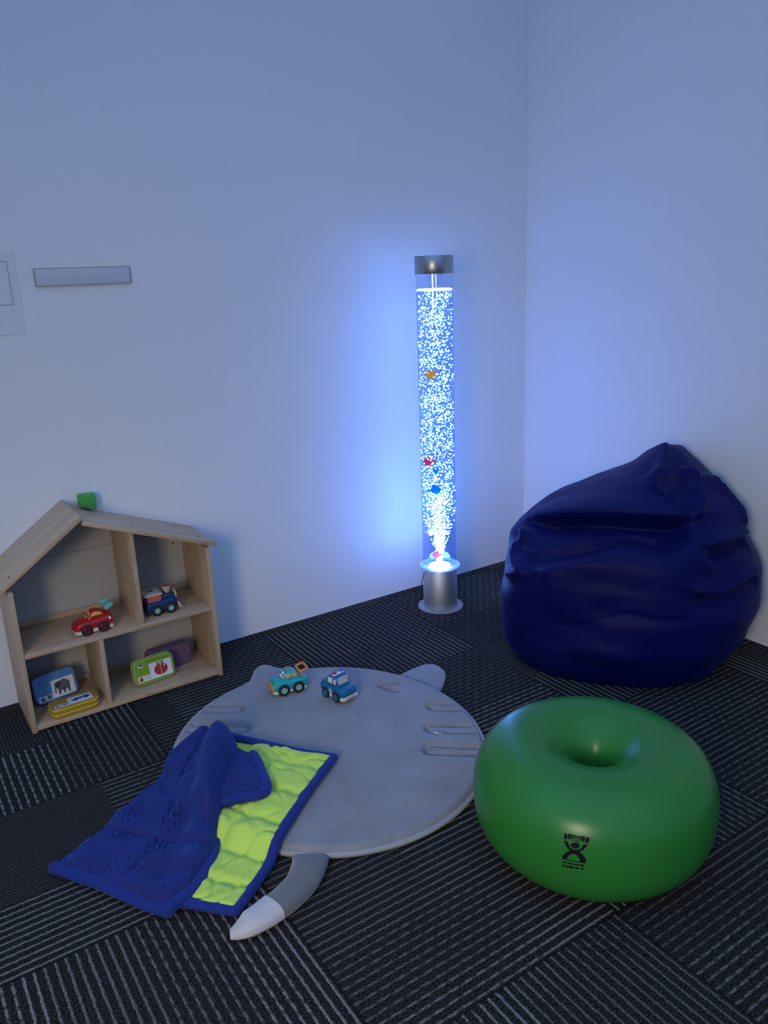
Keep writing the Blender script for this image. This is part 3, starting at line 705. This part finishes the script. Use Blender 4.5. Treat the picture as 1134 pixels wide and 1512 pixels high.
# folds: (polyline on the surface, height above, width above, drop below, width below)
FOLDS = [
    ([(-.612, -.637, .362), (-.56, -.633, .402), (-.531, -.674, .426), (-.498, -.778, .451), (-.43, -.895, .461), (-.365, -.972, .461), (-.318, -1.01, .461)], .030, .070, .060, .055, 1),
    ([(-.318, -1.01, .461), (-.255, -.982, .501), (-.238, -.933, .536), (-.301, -.877, .536)], .028, .018, .0, .02, 0),
    ([(-.158, -.775, .595), (-.227, -.835, .580), (-.305, -.871, .536)], .028, .020, .0, .03, 0),
    ([(-.305, -.871, .536), (-.311, -.966, .491), (-.313, -.997, .471)], -.034, .020, .0, .03, 0),
    ([(-.65, -.744, .307), (-.599, -.848, .342), (-.544, -.902, .367), (-.499, -.935, .387), (-.463, -.988, .377), (-.431, -1.024, .372), (-.362, -1.038, .412)], .044, .016, .0, .03, 2),
    ([(-.362, -1.038, .412), (-.364, -1.077, .367), (-.35, -1.10, .33)], .020, .014, 0, .02, 0),
    ([(-.335, -1.067, .397), (-.259, -1.086, .402), (-.166, -1.077, .402)], .022, .022, .028, .026, 1),
    ([(-.612, -.637, .362), (-.638, -.644, .322), (-.657, -.715, .298), (-.651, -.629, .263)], .022, .014, .0, .02, 0),
    ([(-.314, -.872, .531), (-.225, -.93, .54), (-.107, -.941, .511)], .020, .024, .0, .024, 0),
    ([(-.413, -1.094, .298), (-.354, -1.133, .288), (-.275, -1.146, .302), (-.171, -1.131, .307)], .018, .022, .024, .026, 1),
    ([(-.125, -.952, .511), (-.119, -1.018, .461), (-.154, -1.065, .416)], .018, .020, 0, .02, 0),
    ([(-.60, -.86, .12), (-.50, -1.0, .10), (-.38, -1.085, .09), (-.24, -1.09, .10)], .008, .03, .0, .02, 0),
    ([(-.62, -.78, .22), (-.54, -.94, .19), (-.40, -1.08, .20)], .006, .035, .0, .02, 0),
]
FD = []
for pl_, a, wu, dn, wd, kind in FOLDS:
    FD.append(([Vector(q) for q in catmull(pl_, 5)], a, wu, dn, wd, kind))
def fold(p):
    d = 0
    for P, a, wu, dn, wd, kind in FD:
        bd = 9; side = 0; tt = 0; m = len(P) - 1
        for i in range(m):
            A, Bp = P[i], P[i+1]; ab = Bp - A; t = max(0, min(1, (p - A).dot(ab) / max(ab.length_squared, 1e-12)))
            q = A + ab * t; l = (p - q).length
            if l < bd: bd = l; side = p.z - q.z; tt = (i + t) / m
        if bd > .16: continue
        end = min(1, sstep(0, .12, tt) * sstep(0, .12, 1 - tt) + .15)
        if kind == 0: d += a * end * math.exp(-(bd / wu) ** 2)
        elif side >= 0: d += a * end * math.exp(-(bd / (wu if kind == 1 else .013)) ** 2) - (.036 * end * math.exp(-((bd - .034) / .024) ** 2) if kind == 2 else 0)
        elif kind == 1: d += end * (a * math.exp(-(bd / .010) ** 2) - dn * (1 - math.exp(-(bd / .012) ** 2)) * math.exp(-(max(0, bd - .022) / wd) ** 2))
        else: d += a * end * math.exp(-(bd / .10) ** 2)
    return d
def make_bag():
    b = NB(); NZ, NP = 130, 210
    zs = [.595 * (1 - (1 - i / NZ) ** 1.0) for i in range(NZ + 1)]
    rows = []
    for z in zs:
        row = []
        for k in range(NP):
            ph = 2*PI*k/NP; p = bag_pt(z, ph)
            c = BC + E1 * .06 + E2 * -.02; n = Vector((p.x - c.x, p.y - c.y, (p.z - .22) * .6)).normalized()
            q = p.copy()
            if n.dot(Vector((-.7, -.75, .2))) > -.35: q += n * fold(p)
            w = sstep(0, .08, z)
            q += n * w * (.010 * noise.noise(p * 5.5) + .004 * noise.noise(p * 13 + Vector((3, 1, 7))) + .006 * noise.noise(Vector((p.x * 5, p.y * 5, p.z * 17 + p.x * 4))))
            if z < .012: q.z = 0.0005
            q.x = min(q.x, -.011 + .004 * noise.noise(p * 9)); q.z = max(q.z, .0005)
            row.append(b.verts.new(q))
        rows.append(row)
    for A, Bq in zip(rows, rows[1:]):
        for k in range(NP):
            j = (k + 1) % NP; b.faces.new((A[k], A[j], Bq[j], Bq[k]))
    b.faces.new(rows[-1]); b.faces.new(rows[0][::-1])
    for it in range(2): bmesh.ops.smooth_vert(b, verts=b.verts, factor=.30, use_axis_x=True, use_axis_y=True, use_axis_z=True)
    for v in b.verts: v.co.z = max(v.co.z, .0005); v.co.x = min(v.co.x, -.006)
    return b
o = obj('bean_bag', make_bag(), 'beanbag', None, None)
tag(o, 'slumped navy blue bean bag chair leaning against the right wall', 'bean bag')

# ------------------------------------------------------------------ donut ball
DC = Vector((-1.091, -1.368, 0)); DR, DH, DI, DN = .242, .233, .030, .844
def ball_pt(th, ph, off=0):
    a = (DR - DI)/2; r0 = (DR + DI)/2
    def P(ph): return (r0 + a * sgp(math.cos(ph), DN), DH/2 + DH/2 * sgp(math.sin(ph), DN))
    r, z = P(ph)
    if off:
        r1, z1 = P(ph + .002); r2, z2 = P(ph - .002); tr, tz = r1 - r2, z1 - z2; l = math.hypot(tr, tz); r += off * tz / l; z -= off * tr / l
    return Vector((r * math.cos(th), r * math.sin(th), z + .0004))
db = thing('donut_ball', 'large green inflatable donut-shaped exercise ball on the carpet', 'exercise ball', DC)
b = NB(); NT_, NPh = 144, 96
g = [[b.verts.new(ball_pt(2*PI*i/NT_, 2*PI*(j + .5)/NPh)) for j in range(NPh)] for i in range(NT_)]
for i in range(NT_):
    for j in range(NPh): b.faces.new((g[i][j], g[(i+1) % NT_][j], g[(i+1) % NT_][(j+1) % NPh], g[i][(j+1) % NPh]))
obj('ball', b, 'donut', db, None)
# black printed figure lifting a roll; coordinates in print units (about 0.2 mm), turned onto the ball
JI = LOGOJ = ((0.00501, 0.00012), (0.00215, -0.00985))
def logo_pt(zx, zy, off=.0005):
    px, py = (zx - 560) / 11.34, (zy - 480) / 11.34
    th = 3.754 + JI[0][0] * px + JI[0][1] * py; ph = .294 + JI[1][0] * px + JI[1][1] * py
    return ball_pt(th, ph, off)
def band(bm, A, Bq, m=5, n=5, off=.0005):
    A = catmull([(x, y, 0) for x, y in A], n); Bq = catmull([(x, y, 0) for x, y in Bq], n)
    def row(o): return [[logo_pt(*(A[i].lerp(Bq[i], j/m))[:2], o) for j in range(m + 1)] for i in range(len(A))]
    t = NB(); V = [[t.verts.new(q) for q in r] for r in row(off)]
    for r1, r2 in zip(V, V[1:]):
        for j in range(m): t.faces.new((r1[j], r1[j+1], r2[j+1], r2[j]))
    merge(bm, t)
def disc(bm, cx, cy, rx, ry, rot=0, off=.0005):
    t = NB(); c = t.verts.new(logo_pt(cx, cy, off)); prev = None
    cr, sr = math.cos(R(rot)), math.sin(R(rot))
    for k in range(1, 4):
        f = k / 3; ring = []
        for i in range(24):
            x, y = rx * f * math.cos(2*PI*i/24), ry * f * math.sin(2*PI*i/24); ring.append(t.verts.new(logo_pt(cx + x*cr - y*sr, cy + x*sr + y*cr, off)))
        for i in range(24):
            j = (i + 1) % 24
            if prev is None: t.faces.new((c, ring[i], ring[j]))
            else: t.faces.new((prev[i], ring[i], ring[j], prev[j]))
        prev = ring
    merge(bm, t)
b = NB()
band(b, [(375, 358), (395, 430), (440, 500), (495, 545), (560, 565), (640, 552), (700, 520), (745, 470), (768, 428)], [(440, 378), (452, 425), (487, 480), (520, 508), (572, 520), (622, 512), (660, 488), (690, 445), (700, 425)])
band(b, [(352, 680), (372, 625), (420, 570), (490, 535), (560, 530), (630, 555), (690, 610), (730, 670), (745, 742)], [(438, 682), (452, 645), (478, 615), (510, 600), (545, 597), (582, 610), (615, 645), (640, 690), (652, 728)])
disc(b, 563, 443, 72, 54, 8)
band(b, [(436, 226), (520, 254), (620, 272), (726, 280)], [(440, 332), (520, 322), (620, 337), (706, 390)])
disc(b, 398, 284, 31, 58, -4); disc(b, 759, 350, 38, 54, 12)
band(b, [(354, 674), (450, 690), (560, 715), (744, 742)], [(354, 686), (450, 704), (560, 729), (744, 757)], 1)
for y0, y1, xs in ((718, 742, ((362, 392), (405, 432), (452, 540), (562, 640), (655, 718))), (764, 786, ((365, 400), (420, 455), (462, 548), (570, 630), (660, 706)))):
    for x0, x1 in xs:
        f = lambda x: (x - 354) * .175
        band(b, [(x0, y0 + f(x0)), (x1, y0 + f(x1))], [(x0, y1 + f(x0)), (x1, y1 + f(x1))], 1)
lg = obj('printed_logo', b, 'black', db, None); lg['label'] = 'black printed figure holding up a roll'
t = text_bm('CanDo', 62)
for v in t.verts:
    x, y = v.co.x, -v.co.y
    yy = 292 + y + .0009 * (x ** 2) * .6 + x * .13
    v.co = logo_pt(578 + x, yy + 6, .0009)
obj('roll_lettering', t, 'donut', lg, None)
t = NB(); band(t, [(500, 338), (560, 345), (650, 372)], [(500, 352), (560, 360), (648, 386)], 1); obj('small_lettering', t, 'black', lg, None)

# ------------------------------------------------------------------ cat-shaped plush mat
MC = Vector((-1.366, -.750, 0)); MA, MB_ = .380, .413; MTOP = .0255
def mat_r(p):                                    # elliptical radius (1 on the edge)
    x, y = p[0] - MC.x, p[1] - MC.y; return math.hypot(x / MA, y / MB_)
GRV = []                                         # stitched channels: capsule outlines on the plush
def capsule(a, b_, w):
    a, b_ = Vector((*a, 0)), Vector((*b_, 0)); d = (b_ - a).normalized(); n = Vector((-d.y, d.x, 0)) * w / 2
    arc = [a + n * math.cos(R(k)) - d * w / 2 * math.sin(R(k)) for k in range(0, 181, 15)]
    return [b_ + n] + arc + [b_ - n]
CAPS = [((-1.052, -.782), (-.940, -.876), .034), ((-1.120, -.864), (-1.000, -.962), .036), ((-1.180, -.940), (-1.075, -1.028), .036),
        ((-1.488, -.462), (-1.600, -.368), .036), ((-1.518, -.565), (-1.680, -.429), .036)]
LINES = [((-1.110, -.592), (-1.055, -.618)), ((-1.112, -.597), (-1.090, -.658))]
def seg_d(p, a, c):
    ax, ay = a; cx, cy = c; dx, dy = cx - ax, cy - ay; t = max(0, min(1, ((p[0]-ax)*dx + (p[1]-ay)*dy) / (dx*dx + dy*dy))); return math.hypot(p[0]-ax-dx*t, p[1]-ay-dy*t)
def groove(p):
    d = 0
    for a, c, w in CAPS:
        l = abs(seg_d(p, a, c) - w/2); d = max(d, math.exp(-(l / .0066) ** 2))
        if seg_d(p, a, c) < w/2: d = max(d, .30)
    for a, c in LINES: d = max(d, .8 * math.exp(-(seg_d(p, a, c) / .0045) ** 2))
    return d
mt = thing('play_mat', 'round grey plush cat-shaped floor mat with ears and tail', 'play mat', MC)
b = NB(); NA, NR = 300, 120; rings = []
for i in range(NR + 1):
    f = (1 - i / NR); f = 1 - (1 - f) ** 1.0
    ring = []
    for k in range(NA):
        a = 2*PI*k/NA; x, y = MA * f * math.cos(a), MB_ * f * math.sin(a); p = (x + MC.x, y + MC.y)
        edge = (1 - f) * .39
        z = MTOP - .013 * math.exp(-(edge / .006) ** 2) + .0012 * noise.noise(Vector((p[0]*7, p[1]*7, 0))) - .0160 * groove(p) * sstep(.004, .02, edge)
        ring.append((x, y, z))
    rings.append(ring)
skirt = [[(x, y, .0008) for x, y, z in rings[0]]] + [[(x, y, .006) for x, y, z in rings[0]]]
loft(b, skirt + rings[:-1], cap=True); obj('mat_body', b, 'plush', mt, 60)
b = NB(); sweep(b, [(MA * 1.002 * math.cos(2*PI*k/160), MB_ * 1.002 * math.sin(2*PI*k/160), .0105) for k in range(160)], .0056, 8, closed=True); obj('piping', b, 'plush_rim', mt)
def ear(P):
    # root points run inward under the mat edge
    pts = catmull([(x - MC.x, y - MC.y, 0) for x, y in P], 6); b = NB()
    c = sum((Vector(p) for p in pts), Vector()) / len(pts)
    rows = []
    for f, z in ((.985, .001), (1.0, .004), (.985, .008), (.93, .0105), (.7, .0115), (.35, .012), (.02, .012)):
        rows.append([c + (p - c) * f + Vector((0, 0, z)) for p in pts])
    loft(b, rows); o = obj('ear', b, 'plush', mt, 60); return o
def on_rim(x, y, f=.995):
    p = Vector((x - MC.x, y - MC.y)); k = f / math.hypot(p.x / MA, p.y / MB_); return (MC.x + p.x * k, MC.y + p.y * k)
ear([on_rim(-1.430, -.37, 1.012), (-1.392, -.322), (-1.345, -.262), (-1.318, -.243), (-1.296, -.250), (-1.280, -.285), on_rim(-1.238, -.352, 1.014), on_rim(-1.33, -.34, 1.018)])
ear([on_rim(-1.018, -.552, 1.014), (-.965, -.547), (-.912, -.547), (-.890, -.562), (-.886, -.592), (-.905, -.640), on_rim(-.968, -.702, 1.014), on_rim(-1.0, -.63, 1.018)])
# tail lying on the carpet
TP = [(-1.598, -1.082), (-1.618, -1.112), (-1.648, -1.143), (-1.680, -1.160), (-1.718, -1.172), (-1.755, -1.180), (-1.788, -1.182), (-1.815, -1.174)]
TW = [.038, .036, .033, .0315, .0300, .0275, .022, .008]
tp = catmull([(x - MC.x, y - MC.y, 0) for x, y in TP], 5); tw = [v.x for v in catmull([(w, 0, 0) for w in TW], 5)]
def tail_rings(i0, i1, top=False, grow=0):
    out = []
    for i in range(i0, i1):
        a, c = tp[max(0, i-1)], tp[min(len(tp)-1, i+1)]; d = (c - a).normalized(); n = Vector((-d.y, d.x, 0)); w = tw[i]
        ht = min(.036, w * 1.5) * (.45 + .55 * sstep(0, 8, i)); ring = []
        rng = range(25) if top else range(24)
        for k in rng:
            f = (R(-8) + R(196) * k / 24) if top else 2*PI*k/24
            x = sgp(math.cos(f), .8) * (w + grow); z = ht/2 + .001 + (ht/2 + (grow if top else 0)) * sgp(math.sin(f), .8)
            wr = .0012 * noise.noise(Vector((tp[i].x*40, tp[i].y*40, k*.3)))
            ring.append(tp[i] + n * x + Vector((0, 0, max(.0008, z + wr))))
        out.append(ring)
    return out
b = NB(); loft(b, tail_rings(0, len(tp))); tl = obj('tail', b, 'plush_dark', mt, 70)
b = NB(); tr_ = tail_rings(21, len(tp), True, .0012); loft(b, tr_, cap=False, close=False)
bmesh.ops.solidify(b, geom=b.faces[:], thickness=.0008); o = obj('tail_tip', b, 'plush_pale', tl, 70); o['label'] = 'pale tip on top of the tail'

# ------------------------------------------------------------------ weighted blanket
bk = thing('weighted_blanket', 'royal blue and lime green padded blanket folded over beside the mat', 'blanket', (-1.72, -.85, 0))
BO = Vector((-1.72, -.85, 0))
def ground(x, y):
    e = (1 - mat_r((x, y))) * .39
    g = (MTOP + .0022) * sstep(-.035, .004, e) + .0012
    # clears the tail too
    return g
def coons(bot, top, lef, rig):
    def at(c, t):
        n = len(c) - 1; f = t * n; i = min(int(f), n - 1); return c[i].lerp(c[i+1], f - i)
    def P(u, v):
        return at(bot, u) * (1-v) + at(top, u) * v + at(lef, v) * (1-u) + at(rig, v) * u - (at(bot, 0)*(1-u)*(1-v) + at(bot, 1)*u*(1-v) + at(top, 0)*(1-u)*v + at(top, 1)*u*v)
    return P
def curve(pts, n=10): return catmull([(x, y, 0) for x, y in pts], n)
def sheet(name, P, H, mat, nu=90, nv=110, base=None, parent=None, edge=.014, ease=None):
    """padded sheet: plan P(u,v), height H(p,u,v) above base"""
    base = base or (lambda p: ground(p.x, p.y)); b = NB(); top = []; 
    for j in range(nv + 1):
        row = []
        for i in range(nu + 1):
            u, v = i/nu, j/nv; p = P(u, v); row.append((p, u, v))
        top.append(row)
    wid = (P(1, .5) - P(0, .5)).length; hei = (P(.5, 1) - P(.5, 0)).length
    T, Bt = [], []
    for row in top:
        rt, rb_ = [], []
        for p, u, v in row:
            de = min(min(u, 1-u) * (P(1, v) - P(0, v)).length, min(v, 1-v) * hei)
            k = math.sqrt(max(0, 1 - (1 - min(1, de / edge)) ** 2))
            z0 = base(p); h = max(.002, H(p, u, v) * (.15 + .85 * k))
            rt.append(b.verts.new(Vector((p.x, p.y, z0 + h)) - BO)); rb_.append(b.verts.new(Vector((p.x, p.y, z0)) - BO))
        T.append(rt); Bt.append(rb_)
    if ease:                                                        # soft pile where the cloth bunches up
        for it in range(6):
            new = {}
            for j in range(int(nv * ease), nv):
                for i in range(1, nu): new[T[j][i]] = (T[j-1][i].co.z + T[j+1][i].co.z + T[j][i-1].co.z + T[j][i+1].co.z) / 4
            for v_, z_ in new.items(): v_.co.z = z_
    for j in range(nv):
        for i in range(nu):
            b.faces.new((T[j][i], T[j][i+1], T[j+1][i+1], T[j+1][i])); b.faces.new((Bt[j][i], Bt[j+1][i], Bt[j+1][i+1], Bt[j][i+1]))
    for i in range(nu):
        b.faces.new((T[0][i], Bt[0][i], Bt[0][i+1], T[0][i+1])); b.faces.new((T[nv][i], T[nv][i+1], Bt[nv][i+1], Bt[nv][i]))
    for j in range(nv):
        b.faces.new((T[j][0], T[j+1][0], Bt[j+1][0], Bt[j][0])); b.faces.new((T[j][nu], Bt[j][nu], Bt[j+1][nu], T[j+1][nu]))
    return obj(name, b, mat, parent or bk, 75)
# lime lining lying flat
gTR, gBR, gBL, gTL = (-1.406, -.846), (-1.786, -1.131), (-1.905, -.985), (-1.585, -.585)
GP = coons(curve([gBL, (-1.857, -1.051), gBR]), curve([gTL, (-1.516, -.690), (-1.465, -.772), gTR]), curve([gBL, (-1.745, -.785), gTL]), curve([gBR, (-1.716, -1.082), (-1.632, -1.016), (-1.525, -.930), gTR]))
QV = (.18, .36, .54, .72, .88)
def GH(p, u, v):
    q = min(abs(v - s) for s in QV) * .49; q2 = abs(u - .52) * .36
    pad = .012 + .010 * (1 - math.exp(-(q / .011) ** 2)) * (.3 + .7 * (1 - math.exp(-(q2 / .013) ** 2)))
    wr = .004 * noise.noise(Vector((p.x*9, p.y*26, 1))) + .009 * max(0, noise.noise(Vector((p.x*13 + p.y*11, p.y*20 - p.x*16, 5)))) - .006 * math.exp(-(noise.noise(Vector((p.x*11 - p.y*5, p.y*11 + p.x*4, 12))) / .05) ** 2) + .004 * abs(noise.noise(Vector((p.x*30, p.y*30, 6))))
    cover = 1 - sstep(.16, .40, u - .12 * (1 - v))                 # flattened where the folded half presses on it
    return (pad + wr) * (1 - .75 * cover)
sheet('lining', GP, GH, 'lime', 80, 110)
def roll(bm, pts, r, seg=12, flat=.85, tail=0):
    """padded hem with rounded ends; tail: number of points over which the far end thins out"""
    pts = [Vector(p) for p in pts]; d0 = (pts[0] - pts[1]).normalized(); d1 = (pts[-1] - pts[-2]).normalized(); n = len(pts)
    rad = [r * (1 if i < n - tail else max(.25, (n - i) / max(tail, 1))) * (1 + .05 * noise.noise(p * 40)) for i, p in enumerate(pts)]
    pre = [(pts[0] + d0 * r * math.sin(R(a)), rad[0] * math.cos(R(a))) for a in (85, 65, 45, 22)]
    post = [(pts[-1] + d1 * rad[-1] * math.sin(R(a)), rad[-1] * math.cos(R(a))) for a in (22, 45, 65, 85)]
    allp = pre + list(zip(pts, rad)) + post
    sweep(bm, [p for p, q in allp], [q for p, q in allp], seg, flat)
hb = NB()
def edge_path(c, w=.010): return [Vector((p.x, p.y, ground(p.x, p.y) + w)) - BO for p in c]
for cpts in ([gTL, (-1.516, -.690), (-1.465, -.772), gTR], [gTR, (-1.525, -.930), (-1.632, -1.016), (-1.716, -1.082), gBR], [gBR, (-1.857, -1.051), gBL]):
    cc = curve(cpts); roll(hb, edge_path(cc, .0115), .0115)
obj('hem', hb, 'minky_hem', bk, 60)
# blue cover folded over the lining: bunched up along a raised roll on the right
cA, cB, cT1, cT2 = (-2.038, -.806), (-1.888, -1.058), (-1.668, -.640), (-1.580, -.692)
botc = [cA, (-2.002, -.862), (-1.968, -.918), (-1.938, -.976), (-1.912, -1.024), cB]
rigc = [cB, (-1.845, -1.044), (-1.806, -1.016), (-1.763, -.972), (-1.730, -.925), (-1.707, -.885), (-1.677, -.838), (-1.645, -.788), (-1.612, -.748), (-1.588, -.714), cT2]
lefc = [cA, (-1.994, -.781), (-1.935, -.745), (-1.883, -.714), (-1.818, -.678), (-1.760, -.648), (-1.712, -.636), cT1]
CP = coons(curve(botc), curve([cT1, (-1.645, -.632), (-1.602, -.650), cT2]), curve(lefc), curve(rigc))
def lin_g(p): return ground(p.x, p.y)
def CH(p, u, v):
    w = P_w(v); x = u * w
    h = .026 + .012 * sstep(.1, .6, v)
    rl = .056 * sstep(.15, .70, v) + .014                          # roll along the right side, growing upwards
    h += rl * math.exp(-((w - x) - (.042 + .010 * sstep(.7, 1, v))) ** 2 / (2 * (.024 + .010 * sstep(.7, 1, v)) ** 2))
    k2 = sstep(.50, .85, v)                                        # second roll on the upper left and the hollow between
    h += .026 * k2 * (1 - .7 * sstep(.86, 1, v)) * math.exp(-((x - max(.028, w * .26)) / .024) ** 2)
    h -= .018 * k2 * math.exp(-((x - w * .56) / .016) ** 2)
    h -= .020 * sstep(.84, 1.0, v)
    h += .016 * sstep(.30, .5, v) * (1 - sstep(.62, .85, v)) * math.exp(-((x - w * .45 - .05 * (v - .5)) / .035) ** 2)
    # raised minky dots in rows, quilt seams, soft creases
    s, t = u * .40, v * .52
    row = math.floor(t / .0200); dx = (s / .0190 + .5 * (row % 2)) % 1 - .5; dy = (t / .0200) % 1 - .5
    jx, jy = .35 * noise.noise(Vector((s * 45, t * 45, 3))), .35 * noise.noise(Vector((s * 45, t * 45, 8)))
    dot = math.exp(-((dx + jx) ** 2 * 1.5 + (dy + jy) ** 2 * .7) / .05)
    vf = 1 - sstep(.84, .98, v)
    h += .0085 * vf * dot * max(0, .45 + 1.3 * noise.noise(Vector((p.x * 15, p.y * 15, 9))))
    for sv in (.30, .62): h -= .007 * math.exp(-((v - sv) * .52 / .009) ** 2)
    h -= .007 * math.exp(-((u - .5) * .40 / .009) ** 2)
    h += .016 * noise.noise(Vector((p.x * 8, p.y * 8, 2))) + .009 * vf * noise.noise(Vector((p.x * 21, p.y * 21, 4)))
    return max(.010, h)
def P_w(v): return (CP(1, v) - CP(0, v)).length
sheet('cover', CP, CH, 'minky', 170, 210, edge=.026, ease=.80)
hb = NB(); roll(hb, [q + Vector((0, 0, .004)) for q in edge_path(curve(botc), .009)], .0135)
roll(hb, [q + Vector((0, 0, .010)) for q in edge_path(curve(rigc)[:46], .009)], .0125, 12, .9, 22)
roll(hb, edge_path(curve(lefc)[:24], .008), .0100, 12, .8, 18)
obj('hem', hb, 'minky_hem', bk, 60)
# turned-out corner lying on the lining
F00, F10, F11, F01 = (-1.708, -.868), (-1.606, -.896), (-1.568, -.748), (-1.604, -.700)
FP = coons(curve([F00, (-1.660, -.885), F10]), curve([(-1.640, -.735), F01, F11]), curve([F00, (-1.68, -.80), (-1.640, -.735)]), curve([F10, (-1.577, -.800), F11]))
def FH(p, u, v):
    s, t = u * .11, v * .17; row = math.floor(t / .0200); dx = (s / .0190 + .5 * (row % 2)) % 1 - .5; dy = (t / .0200) % 1 - .5
    return .036 + .014 * (1 - u) + .0050 * math.exp(-(dx*dx + dy*dy) / .06) + .006 * noise.noise(Vector((p.x*14, p.y*14, 8)))
sheet('folded_corner', FP, FH, 'minky', 50, 70, edge=.016)
hb = NB(); roll(hb, [Vector((p.x, p.y, ground(p.x, p.y) + .032)) - BO for p in curve([F00, (-1.660, -.885), F10, (-1.577, -.800), F11])], .0125); obj('hem', hb, 'minky_hem', bk, 60)

# small white thread on the mat
b = NB(); sweep(b, [(-1.137, -.889, MTOP + .003), (-1.131, -.899, MTOP + .0038), (-1.126, -.908, MTOP + .003)], [.0016, .001, .0004], 6)
tag(obj('lint_scrap', b, 'card'), 'tiny white scrap lying on the grey mat between its stitched stripes', 'lint')

# ------------------------------------------------------------------ light
def area(name, loc, look, size, sy, power, col, spread=180):
    l = bpy.data.lights.new(name, 'AREA'); l.shape = 'RECTANGLE'; l.size = size; l.size_y = sy; l.energy = power; l.color = col; l.spread = R(spread)
    o = bpy.data.objects.new(name, l); COL.objects.link(o); o.location = loc
    o.rotation_euler = (Vector(look) - Vector(loc)).to_track_quat('-Z', 'Y').to_euler(); return o
area('doorway_light', (-3.40, -2.75, 1.20), (-1.45, -1.15, .10), .50, .75, 9.0, (1.0, .84, .60), 95)
w = bpy.data.worlds.new('dim_room'); scene.world = w; w.use_nodes = True        # dim blue light off the unseen ceiling
wt = w.node_tree; bg = wt.nodes['Background']; bg.inputs[0].default_value = (.28, .50, 1.0, 1)
tc = wt.nodes.new('ShaderNodeTexCoord'); sp_ = wt.nodes.new('ShaderNodeSeparateXYZ'); mr = wt.nodes.new('ShaderNodeMapRange')
mr.interpolation_type = 'SMOOTHSTEP'
for i_, v_ in enumerate((-.25, .95, .22, 1.15)): mr.inputs[i_ + 1].default_value = v_
wt.links.new(tc.outputs['Generated'], sp_.inputs[0]); wt.links.new(sp_.outputs[2], mr.inputs[0]); wt.links.new(mr.outputs[0], bg.inputs[1])

# ------------------------------------------------------------------ camera
cam = bpy.data.cameras.new('camera'); co = bpy.data.objects.new('camera', cam); COL.objects.link(co)
cam.sensor_fit = 'VERTICAL'; cam.sensor_height = 36; cam.lens = 28.264
r_ = Vector((.8314963, -.5542044, -.0383584)); u_ = Vector((.1876169, .2151562, .9583881)); f_ = Vector((.5228898, .8040929, -.2828797))
co.matrix_world = Matrix(((r_.x, u_.x, -f_.x, -2.2011142), (r_.y, u_.y, -f_.y, -2.3353960), (r_.z, u_.z, -f_.z, 1.1438937), (0, 0, 0, 1)))
cam.clip_start = .05
scene.camera = co
scene.view_settings.view_transform = 'Standard'; scene.view_settings.look = 'None'
scene.view_settings.exposure = 0; scene.view_settings.gamma = 1; scene.view_settings.use_curve_mapping = False
scene.cycles.transparent_max_bounces = 24
